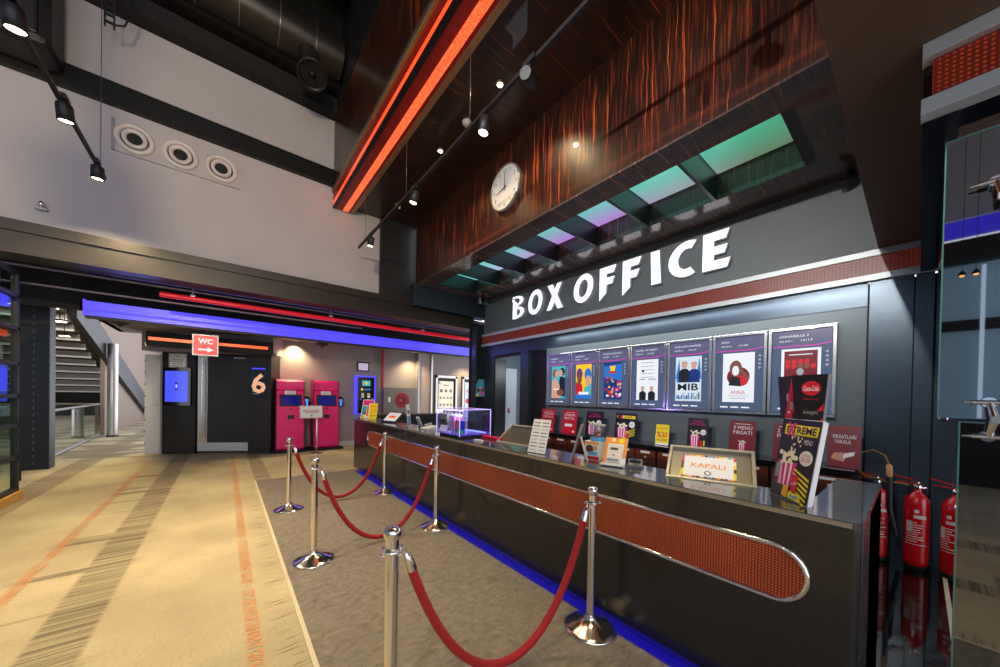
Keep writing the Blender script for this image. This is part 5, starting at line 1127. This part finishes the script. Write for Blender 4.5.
# ================================================================== FIRE EXTINGUISHERS
lblm = M_('extinguisher_label', (214, 120, 116), .5)
def extinguisher(l, x, y, rot):
    t = thing('fire_extinguisher', l, 'fire extinguisher', (x, y, 0), rot, 'fire extinguishers')
    MB().m(red_ext).lathe([(.070, .045), (.078, .055), (.080, .09), (.080, .60), (.074, .66), (.05, .70), (.026, .725), (.024, .75)], 32).m(black).lathe([(.06, 0.0), (.072, .02), (.072, .05)], 28).build('cylinder', t)
    b = MB().m(chrome).lathe([(.022, .75), (.026, .76), (.026, .79), (.012, .80), (.012, .82)], 16).tube([(.02, 0, .77), (.055, 0, .77)], .012, 8); b.build('valve', t)
    MB().m(red_ext).box(-.13, .03, -.014, .014, .80, .808).add([(-.02, -.012, .83), (-.16, -.012, .855), (-.16, .012, .855), (-.02, .012, .83), (-.02, -.012, .838), (-.16, -.012, .863), (-.16, .012, .863), (-.02, .012, .838)], [(0, 1, 2, 3), (4, 5, 6, 7), (0, 1, 5, 4), (2, 3, 7, 6), (0, 3, 7, 4), (1, 2, 6, 5)]).build('lever', t)
    b = MB().m(M_('label_print', (206, 196, 190), .5)); R = .0808
    def patch(a0, a1, z0, z1):
        n = 8; vs = [(R * math.cos(a0 + (a1 - a0) * i / n), R * math.sin(a0 + (a1 - a0) * i / n), z) for z in (z0, z1) for i in range(n + 1)]
        b.add(vs, [(i, i + 1, n + 2 + i, n + 1 + i) for i in range(n)])
    rnd = random.Random(int(abs(y) * 100)); c = -PI / 2
    patch(c - .9, c + .9, .245, .250)
    for k in range(9): patch(c - .8, c - .8 + rnd.uniform(.8, 1.5), .27 + .022 * k, .278 + .022 * k)
    patch(c - .2, c + .8, .49, .52); patch(c - .8, c - .3, .36, .46); patch(c - .15, c + .2, .54, .57); b.build('label_print', t); return t
e2 = extinguisher('middle red fire extinguisher with a coiled hose, standing against the dark steel wall', 5.06, -.01, RW - .05)
MB().m(M_('hose_brass', (120, 100, 50), .4, .5)).tube([(-.055, -.01, .78), (-.10, -.04, .79), (-.2, -.10, .80), (-.34, -.14, .84), (-.40, -.12, .93), (-.36, -.10, 1.05), (-.28, -.1, 1.09), (-.20, -.12, 1.05), (-.17, -.14, .97)], .009, 8).build('hose', e2)
MB().m(M_('wood_grip', (190, 140, 84), .5)).tube([(-.17, -.14, .97), (-.168, -.142, .95), (-.165, -.145, .87), (-.165, -.145, .85)], [.012, .022, .022, .014], 12).build('hose_grip', e2)
MB().m(black).tube([(-.165, -.145, .85), (-.16, -.15, .55), (-.12, -.1, .30)], .02, 8).build('nozzle_horn', e2)
extinguisher('red fire extinguisher half hidden by the end of the counter', 5.06, .245, RW + .3)
extinguisher('red fire extinguisher nearest the glass partition', 5.04, -.225, RW - .5)

# ================================================================== GLASS PARTITION
gp_ = thing('glass_partition', 'tall dark reflecting glass partition with steel point fittings at the right edge', 'partition', (2.10, 0, 0))
MB().m(dimglass).box(0, .012, -2.2, -.045, 1.50, 2.535).build('upper_pane', gp_)
MB().m(dimglass).box(0, .012, -2.2, -.095, .02, 1.49).build('lower_pane', gp_)
MB().m(M_('glass_edge', (70, 120, 110), .15)).box(-.0005, .0125, -.048, -.044, 1.50, 2.535).box(-.0005, .0125, -.098, -.094, .02, 1.49).box(-.0005, .0125, -2.2, -.045, 2.53, 2.536).build('pane_edge', gp_)
struct(bx(softblack, 2.5, 2.55, -2.5, -.35, 0, 2.83).build('wall_behind_glass'))
def fitting(z):
    b = MB().m(chrome); f = b.tube([(-.03, -.155, z), (-.0, -.155, z)], .018, 14); b.tube([(-.03, -.12, z), (-.03, -.185, z)], .0085, 10); b.tube([(-.03, -.122, z), (-.03, -.10, z)], .004, 8)
    b.tube([(-.03, -.155, z), (-.05, -.165, z - .055 if z != 1.44 else z + .055)], [.008, .011], 10); b.build('point_fitting', gp_)
for z in (2.33, 1.56, 1.44): fitting(z)
for z in (2.265, 1.50): MB().m(brushed).box(-.06, -.045, -1.2, -.155, z - .012, z + .012, bev=.002).build('support_bar', gp_)
for y, z, l in ((-.15, 2.52, 'uppermost chrome stud on the dark cladding beside the glass partition'), (-.137, 1.56, 'upper chrome stud of the pair at chest height on the dark cladding'), (-.148, 1.42, 'lower chrome stud of the pair at chest height on the dark cladding')):
    o = MB().m(chrome).lathe([(.03, 0), (.03, .02), (.02, .025)], 20).build('wall_stud'); o.location = (XW - .02, y, z); o.rotation_euler = (0, -PI / 2, 0); tag(o, l, 'fixing')
